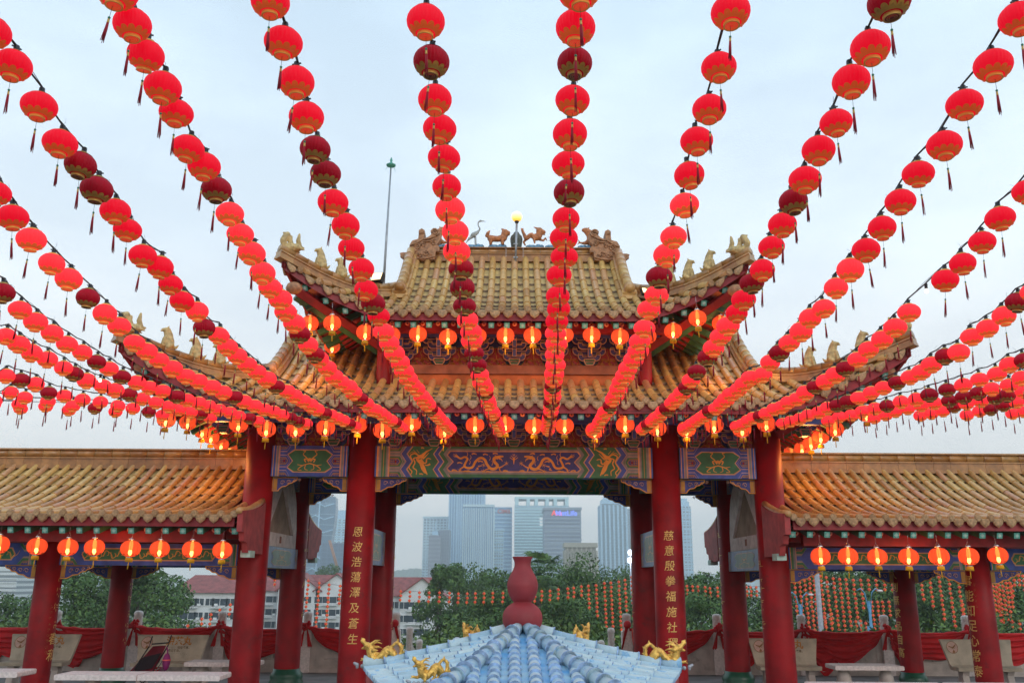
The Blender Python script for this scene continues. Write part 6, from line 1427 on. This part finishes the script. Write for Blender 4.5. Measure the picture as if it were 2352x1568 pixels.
tower(1250, 1334, 1170, CT-180, 'grey tower with a red and blue rooftop sign', facade('f_grey', (.14, .20, .32), (.26, .34, .46), 0, 3.8, .35), 'slab', 55, bands=24, ribm=mat('tower_grey_band', (.28, .36, .46), .5),
      sign=[('Am', 8.5, -.16, .965, mat('sign_red_lit', (.7, .05, .05), .5, emit=(1, .10, .10), es=.9)), ('MetLife', 8.5, .10, .965, mat('sign_blue_lit', (.1, .15, .8), .5, emit=(.2, .32, 1), es=1.0))])
q = MB(); 
for xx in (1252, 1314, 1332): p = at(xx, 1168, CT-182); q.box(p.x-2.4, CT-184, -36, p.x+2.4, CT-181.5, p.z+1)
qo = q.build('tower_frame', mat('tower_frame_grey', (.45, .47, .5), .5)); bpy.data.objects.remove(qo)
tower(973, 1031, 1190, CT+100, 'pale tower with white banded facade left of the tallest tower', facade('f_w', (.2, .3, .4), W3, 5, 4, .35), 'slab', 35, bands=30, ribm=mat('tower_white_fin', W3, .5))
tower(985, 1012, 1228, CT-120, 'short grey tower low on the left of the cluster', facade('f_g', (.18, .22, .30), (.26, .30, .38), 0, 5, .5), 'plant', 30)
tower(1008, 1033, 1216, CT-110, 'short blue-grey tower joined to the grey one', facade('f_g2', (.12, .17, .26), (.2, .26, .34), 3, 4, .3), None, 30)
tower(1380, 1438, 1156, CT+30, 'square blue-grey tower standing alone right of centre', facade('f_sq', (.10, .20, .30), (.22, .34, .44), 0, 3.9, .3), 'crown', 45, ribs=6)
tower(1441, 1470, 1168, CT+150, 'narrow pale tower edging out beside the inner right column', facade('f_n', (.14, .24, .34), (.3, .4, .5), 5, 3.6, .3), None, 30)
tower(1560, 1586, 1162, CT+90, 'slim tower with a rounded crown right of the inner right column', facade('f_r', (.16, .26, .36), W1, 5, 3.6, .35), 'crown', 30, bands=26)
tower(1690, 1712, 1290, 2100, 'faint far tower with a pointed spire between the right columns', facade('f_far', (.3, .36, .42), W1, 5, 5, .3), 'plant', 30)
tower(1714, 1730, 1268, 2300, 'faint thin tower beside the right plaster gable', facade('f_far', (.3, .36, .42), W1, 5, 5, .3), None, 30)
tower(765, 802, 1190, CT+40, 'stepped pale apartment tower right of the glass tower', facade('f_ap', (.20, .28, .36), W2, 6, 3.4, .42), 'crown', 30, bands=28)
tower(738, 790, 1246, CT-250, 'dark blue low tower in front of the stepped apartment tower', facade('f_db', (.06, .12, .22), (.10, .17, .28), 6, 5, .2), None, 30)
o = empty('glass_tower', (at(741, 1140, 1100).x, 1100, -36), 'curved blue glass tower between the left gate columns', 'tower', 'hazy office towers on the skyline'); hT = at(741, 1140, 1100).z+36; wT = at(768, 1140, 1100).x-at(712, 1140, 1100).x
b = MB(); vs = []; n = 26
for j in range(n+1):
    z = hT*j/n; bulge = .5+.06*math.sin(j/n*9); tw = .10*math.sin(j/n*6)
    for x, y in ((-.5, 0), (-.2, -6), (.15, -6), (bulge, 0), (bulge-.1, 32), (-.5, 32)): vs.append((x*wT, y, z))
b.add(vs, [(j*6+i, j*6+(i+1) % 6, (j+1)*6+(i+1) % 6, (j+1)*6+i) for j in range(n) for i in range(6)]+[tuple(range(n*6, n*6+6))]); b.build('facade', facade('f_glass', (.07, .17, .29), (.25, .36, .46), 0, 12.5, .08), o)
r_ = MB()
for j in range(0, n, 3): r_.tube([(-.5*wT, -.5, hT*j/n), (-.2*wT, -6.6, hT*j/n+3), (.15*wT, -6.6, hT*j/n-2), (.5*wT, -.5, hT*j/n+2)], .8, 4)
r_.tube([(-.05*wT, -7, 0), (-.05*wT, -7, hT)], .9, 4); r_.build('mullions', mat('tower_pale_trim', W1), o)
# parking block, left slab block
tower(1299, 1369, 1256, 620, 'low beige parking building behind the umbrella-crowned tree', facade('f_park', (.24, .23, .20), (.42, .41, .36), 3.2, 5, .35), 'slab', 18, ribs=12, ribm=mat('park_fin', (.40, .39, .34), .6), group='low city blocks')
tower(-12, 42, 1300, 520, 'white slab block of flats at the far left under the gallery beam', facade('f_slab1', (.20, .24, .28), (.62, .66, .68), 0, 3.0, .5), None, 20, bands=20, ribm=mat('slab_white', (.66, .70, .72), .6), group='low city blocks')
tower(46, 84, 1306, 560, 'pale block of flats beside the white slab block at the far left', facade('f_slab2', (.22, .26, .30), (.55, .60, .64), 0, 3.0, .5), None, 20, bands=20, ribm=mat('slab_white', (.66, .70, .72), .6), group='low city blocks')
tower(236, 262, 1282, 640, 'pale distant flats just left of the left rear gallery column', facade('f_slab3', (.3, .34, .38), (.55, .6, .64), 0, 3.2, .5), None, 18, bands=18, group='low city blocks')
# crane
p = at(775, 1310, 700); q2 = at(755, 1240, 700); b = MB(); b.tube([p, q2], .5, 4); b.tube([p+Vector((1.2, 0, 0)), q2+Vector((1.2, 0, 0))], .5, 4)
for k in range(14): b.tube([p.lerp(q2, k/14), p.lerp(q2, (k+1)/14)+Vector((1.2, 0, 0))], .25, 3)
tag(b.build('crane_jib', mat('crane_orange', (.5, .25, .15), .6)), 'thin slanting crane jib in front of the dark blue low tower', 'crane')
# white apartment blocks with red roofs
M_wh = mat('white_render', (.66, .68, .70), .8, var=.08, scale=.3, stain=((.45, .46, .47), .6, .6, .5)); M_rf = mat('red_roof_tile', (.25, .065, .06), .7, var=.2, scale=.8); M_wn = mat('window_glass', (.03, .05, .07), .25); M_ledge = mat('ledge_white', (.70, .72, .73), .7)
def flats(xl, xr, Y, yroof, yeave, label, gables=(), nwin=8, dpt=14, floors=5):
    pl, pr_ = at(xl, yeave, Y), at(xr, yeave, Y); zr = at(xl, yroof, Y).z; ze = pl.z; w = pr_.x-pl.x; zb = ze-floors*3.05-1.5
    o = empty('apartment_block', ((pl.x+pr_.x)/2, Y, zb), label, 'building', 'white apartment blocks with red roofs'); H_ = ze-zb
    b = MB(); b.box(-w/2, 0, -12, w/2, dpt, H_); b.build('wall', M_wh, o)
    r_ = MB(); hp = min(5.5, w*.12); rz = zr-zb
    r_.add([(-w/2-.8, -.9, H_-.2), (w/2+.8, -.9, H_-.2), (w/2+.8, dpt+.9, H_-.2), (-w/2-.8, dpt+.9, H_-.2), (-w/2+hp, dpt/2, rz), (w/2-hp*.2, dpt/2, rz)], [(0, 1, 5, 4), (2, 3, 4, 5), (1, 2, 5), (3, 0, 4), (0, 3, 2, 1)]); r_.build('roof', M_rf, o)
    for gx in gables:
        gm = MB(); x = gx*w; gw = 5.2; gm.prism([(x-gw, -3), (x+gw, -3), (x+gw, H_+.2), (x, H_+3.9), (x-gw, H_+.2)], lambda a, c, t: (a, t, c), -2.6, 3, 0); gm.build('gable', M_wh, o)
        gr = MB()
        for s_ in (-1, 1): gr.add([(x, -3.3, H_+4.3), (x+s_*(gw+.7), -3.3, H_-.1), (x+s_*(gw+.7), 6, H_-.1), (x, 6, H_+4.3), (x, -3.3, H_+4.0), (x+s_*(gw+.7), -3.3, H_-.4), (x+s_*(gw+.7), 6, H_-.4), (x, 6, H_+4.0)], [(0, 1, 2, 3), (4, 7, 6, 5), (0, 4, 5, 1), (1, 5, 6, 2)])
        gr.build('gable_roof', M_rf, o)
    r6 = random.Random(nwin)
    for f in range(floors):
        z = H_-2.25-f*3.05
        for i in range(nwin):
            x = -w/2+w*(i+.5)/nwin; y = -.06
            if any(abs(x-gx*w) < 5.2 for gx in gables): y = -2.66
            big = i % 3 == 1; ww = 1.7 if big else .95
            b = MB(); b.box(x-ww, y-.02, z-.75, x+ww, y+.05, z+.75); wo = b.build('window', M_wn, o)
            b = MB(); b.box(x-ww-.12, y-.10, z-.92, x+ww+.12, y+.05, z-.76); b.box(x-.05, y-.06, z-.75, x+.05, y-.021, z+.75); b.box(x-ww-.08, y-.08, z+.76, x+ww+.08, y+.05, z+.86)
            if big: b.box(x-ww-.3, y-1.1, z-1.35, x+ww+.3, y-.1, z-1.2)
            b.build('frame', M_ledge, wo)
            if r6.random() < .3: a_ = MB(); a_.box(x+ww+.25, y-.4, z-.9, x+ww+1.0, y-.02, z-.35); a_.build('air_conditioner', M_ledge, o)
flats(402, 566, 215, 1319, 1358, 'white apartment block with a red roof, left of the outer gate column', (), 7)
flats(575, 800, 235, 1318, 1354, 'white gabled apartment block seen between the left gate columns', (.02, .40), 9)
flats(846, 992, 225, 1324, 1366, 'white apartment block with a red roof right of the inner left column', (.36,), 6, floors=5)
# little houses among the left trees
for (xl, xr, yt, Y_, lab) in ((213, 250, 1372, 170, 'small white house among trees left of the left rear gallery column'), (1010, 1060, 1345, 260, 'dark-roofed house hidden behind the slender trees')):
    pl, pr_ = at(xl, yt, Y_), at(xr, yt, Y_); w = pr_.x-pl.x; o = empty('small_house', ((pl.x+pr_.x)/2, Y_, pl.z-8), lab, 'house', 'small houses among the trees')
    b = MB(); b.box(-w/2, 0, -6, w/2, 7, 7); b.build('wall', M_wh, o); b = MB(); b.add([(-w/2-.6, -.6, 6.9), (w/2+.6, -.6, 6.9), (w/2+.6, 7.6, 6.9), (-w/2-.6, 7.6, 6.9), (-w/4, 3.5, 9.6), (w/4, 3.5, 9.6)], [(0, 1, 5, 4), (1, 2, 5), (2, 3, 4, 5), (3, 0, 4)]); b.build('roof', mat('grey_roof', (.12, .13, .15), .8), o)
    for k in (-.25, .25): b = MB(); b.box(k*w-.6, -.06, 4, k*w+.6, -.01, 5.4); b.build('window', M_wn, o)

# ------------------------------------------------------------------ hanging lantern strands in the park below
M_dl = mat('strand_lantern_red', (.5, .05, .025), .6, emit=(1, .09, .03), es=.16); M_dh = mat('strand_lantern_glow', (.9, .3, .05), .6, emit=(1, .35, .06), es=1.3)
b = MB(); b.ball((0, 0, 0), .135, 10, 8, 0, (1, 1, .88)); b.ball((.03, -.095, -.03), .034, 6, 5, 1); b.lathe([(.05, .11), (.05, .135)], 8, 2); b.lathe([(.05, -.11), (.045, -.16), (.02, -.17)], 8, 2); b.tube([(0, 0, .14), (0, 0, .32)], .008, 3, 2); b.tube([(0, 0, -.2), (0, 0, -.3)], .012, 3, 2)
sl_me = b.mesh('strand_lantern', [M_dl, M_dh, M_yel])
def strand(x_, y0, y1, Y, where, sc=1., lean=0.):
    p = at(x_, y0, Y); q = at(x_, y1, Y); pitch = .335*sc; n = max(1, round((p.z-q.z)/pitch)+1)
    o = empty('lantern_strand', p, where, 'lantern strand', 'vertical strands of small lanterns beyond the terrace')
    for i in range(n):
        c = bpy.data.objects.new('lantern', sl_me); COL.objects.link(c); c.parent = o; c.location = (lean*i*pitch+.02*math.sin(i*1.9), 0, -i*pitch); c.rotation_euler = (0, 0, rnd.uniform(-.8, .8)); c.scale = (sc*.92, sc*.92, sc*.92)
D_ = lambda x, y0, y1: (1720.4+x*.271, 1143.3+y0*.271, 1143.3+y1*.271)
D4 = lambda x, y0, y1: (1119.7+x*.271, 1143.3+y0*.271, 1143.3+y1*.271)
D3 = lambda x, y0, y1: (746.5+x*.271, 1143.3+y0*.271, 1143.3+y1*.271)
D1 = lambda x, y0, y1: (x*.3443, 1028.4+y0*.3443, 1028.4+y1*.3443)
groups = [
 ([D_(*a) for a in ((385, 720, 1025), (428, 715, 1000), (470, 700, 1080), (510, 685, 1130), (546, 662, 1140), (605, 662, 1150), (655, 672, 1160), (714, 682, 1165), (767, 688, 1165), (820, 690, 1095), (883, 695, 1000), (945, 695, 925), (1010, 695, 765), (1075, 697, 765), (1143, 697, 765), (1210, 700, 765))], 70, 'left to right in cluster right of outer gate column', 1.),
 ([D_(*a) for a in ((350, 880, 940), (1040, 880, 1090), (1088, 880, 1100), (1130, 880, 1000), (1185, 880, 1000), (905, 1045, 1105), (945, 1040, 1100), (990, 1060, 1120), (1250, 1085, 1150), (640, 1000, 1060), (700, 980, 1040))], 74, 'left to right in lower cluster by blue street lamp', 1.),
 ([D_(*a) for a in ((1458, 700, 840), (1530, 680, 930), (1608, 670, 1020), (1692, 690, 1080), (1775, 715, 1010), (1810, 900, 1130))], 70, 'left to right between right gallery columns', 1.),
 ([D_(*a) for a in ((1462, 1000, 1045), (1505, 995, 1025), (1560, 995, 1045), (1605, 995, 1030), (1520, 1120, 1160))], 90, 'left to right low between right gallery columns', 1.),
 ([D_(*a) for a in ((2062, 745, 1000), (2085, 715, 1040), (2112, 735, 1060), (2140, 705, 1080), (2170, 680, 1080), (2200, 680, 920), (2225, 745, 840), (2240, 655, 715), (2282, 655, 715), (2320, 660, 760), (2225, 1010, 1060), (2285, 1025, 1090))], 68, 'left to right at right photo edge', 1.),
 ([D4(*a) for a in ((1222, 670, 1000), (1165, 695, 940), (1112, 710, 1100), (1045, 718, 1195), (990, 722, 1100), (920, 740, 1000), (855, 745, 920))], 75, 'from right, beside inner right column', 1.),
 ([D4(*a) for a in ((795, 750, 830), (730, 762, 835), (680, 768, 840), (600, 775, 860), (530, 788, 868), (460, 790, 870), (402, 800, 880))], 75, 'from right in short row right of gourd', 1.),
 ([D3(*a) for a in ((1508, 805, 885), (1422, 805, 885), (1348, 808, 890), (1275, 808, 890), (1205, 810, 890), (1130, 810, 890), (1055, 805, 890), (970, 802, 885), (882, 802, 882), (800, 800, 882), (720, 795, 878), (642, 790, 875))], 75, 'from right in short row left of gourd', 1.),
 ([D3(*a) for a in ((36, 735, 1150), (128, 745, 905), (690, 1180, 1200))][:2]+[D1(*a) for a in ((2057, 885, 1110), (2130, 900, 1240), (2195, 912, 1245), (2270, 920, 1040), (1833, 880, 905))], 75, 'in group between left gate columns', 1.),
 ([D1(*a) for a in ((1175, 1215, 1225), (1253, 1185, 1220), (1347, 1140, 1185), (1407, 1110, 1190), (1466, 1080, 1120), (1537, 1045, 1120), (1590, 1010, 1045))], 70, 'left to right before white apartment block', 1.),
 ([D4(*a) for a in ((1690, 745, 810), (1737, 748, 815), (1782, 750, 818), (1843, 755, 820), (1885, 765, 830), (1948, 760, 825), (1990, 760, 825), (2195, 755, 820), (2230, 755, 820), (2278, 755, 820), (2320, 752, 818))], 80, 'left to right in short row between right gate columns', 1.),
]
for lst, Y_, lab, sc in groups:
    for i, (x_, a, b_) in enumerate(lst): strand(x_, a, b_, Y_, 'lantern strand, %s %s' % (ordn(i+1), lab), sc, .03 if x_ > 1300 else -.02)
    if len(lst) > 4 and 'low' not in lab:
        xs_ = sorted((x_, a) for x_, a, _ in lst); m = MB(); m.tube([at(x_, a-2, Y_+.05) for x_, a in xs_], .012, 4); tag(m.build('strand_wire', M_black), 'thin wire holding the lantern strands %s' % lab.replace('left to right ', '').replace('from right, ', '').replace('from right ', ''), 'wire', 'wires of the distant strands')
# street lamp, stadium lights
def lamp_post(x_, yt, Y, label, mt):
    p = at(x_, yt, Y); zb = gz(Y); o = empty('street_lamp', (p.x, Y, zb), label, 'street lamp', 'street lamps in the park'); h = p.z-zb
    b = MB(); b.tube([(0, 0, 0), (0, 0, h-.8)], [.16, .09], 8); b.tube([(-.08, 0, h-3.4), (-.08, 0, h-2.4)], .2, 8); b.build('pole', mt, o)
    for s_ in (-1, 1): a = MB(); a.tube([(0, 0, h-2.2), (s_*.12, 0, h-1.0), (s_*.25, 0, h-.25), (s_*.5, 0, h), (s_*.75, 0, h-.12)], .045, 6); a.build('arm', mt, o)
    a = MB(); a.ball((.8, 0, h-.14), .17, 8, 6, 0, (1.3, .8, .5)); a.build('lamp_head', M_post, o)
M_bpole = mat('blue_pole', (.10, .28, .45), .5)
lamp_post(1993, 1351, 62, 'blue street lamp with two curved arms between the lantern strands', M_bpole); lamp_post(1836, 1360, 66, 'thinner blue street lamp left of the dense lantern strands', M_bpole)
p = at(1876, 1318, 66); m = MB(); m.tube([(p.x, 66, gz(66)), (p.x, 66, p.z+2)], .18, 8); tag(m.build('grey_pole', mat('pole_grey', (.35, .36, .4), .6)), 'plain grey pole amid the dense lantern strands', 'pole')
M_stad = mat('stadium_white', (1, 1, 1), .3, emit=(.75, .85, 1), es=14)
for (x_, y_, Y_, lab) in ((1449, 1268, 130, 'upper white stadium light left of the inner right column'), (1448, 1286, 130, 'lower white stadium light left of the inner right column'), (1630, 1421, 85, 'bluish white light among trees between the right gate columns'), (1649, 1435, 85, 'violet white light among trees, right of its brighter twin')):
    p = at(x_, y_, Y_); o = empty('stadium_light', p, lab, 'light', 'bright white park lights'); m = MB(); m.ball((0, 0, 0), .36 if Y_ > 100 else .16, 12, 8); m.build('lens', M_stad, o); m = MB(); m.box(-.4, .3, -.4, .4, .5, .4); m.tube([(0, .4, -.3), (0, .4, gz(Y_)-p.z)], .09, 6); m.build('housing', M_steel, o)

# ------------------------------------------------------------------ air
hz = MB(); hz.box(-3600, -60, -60, 3600, 4200, 260)
hm = bpy.data.materials.new('haze_air'); hm.use_nodes = True; ht = hm.node_tree; ht.nodes.clear(); ho = N(ht, 'ShaderNodeOutputMaterial'); hv = N(ht, 'ShaderNodeVolumePrincipled')
hv.inputs['Color'].default_value = (.90, .96, 1.0, 1); hv.inputs['Density'].default_value = HAZE; hv.inputs['Anisotropy'].default_value = .2
ht.links.new(hv.outputs[0], ho.inputs['Volume'])
if HAZE > 0: tag(hz.build('haze', hm), 'pale blue air between the terrace and the city', 'haze', None, 'stuff')
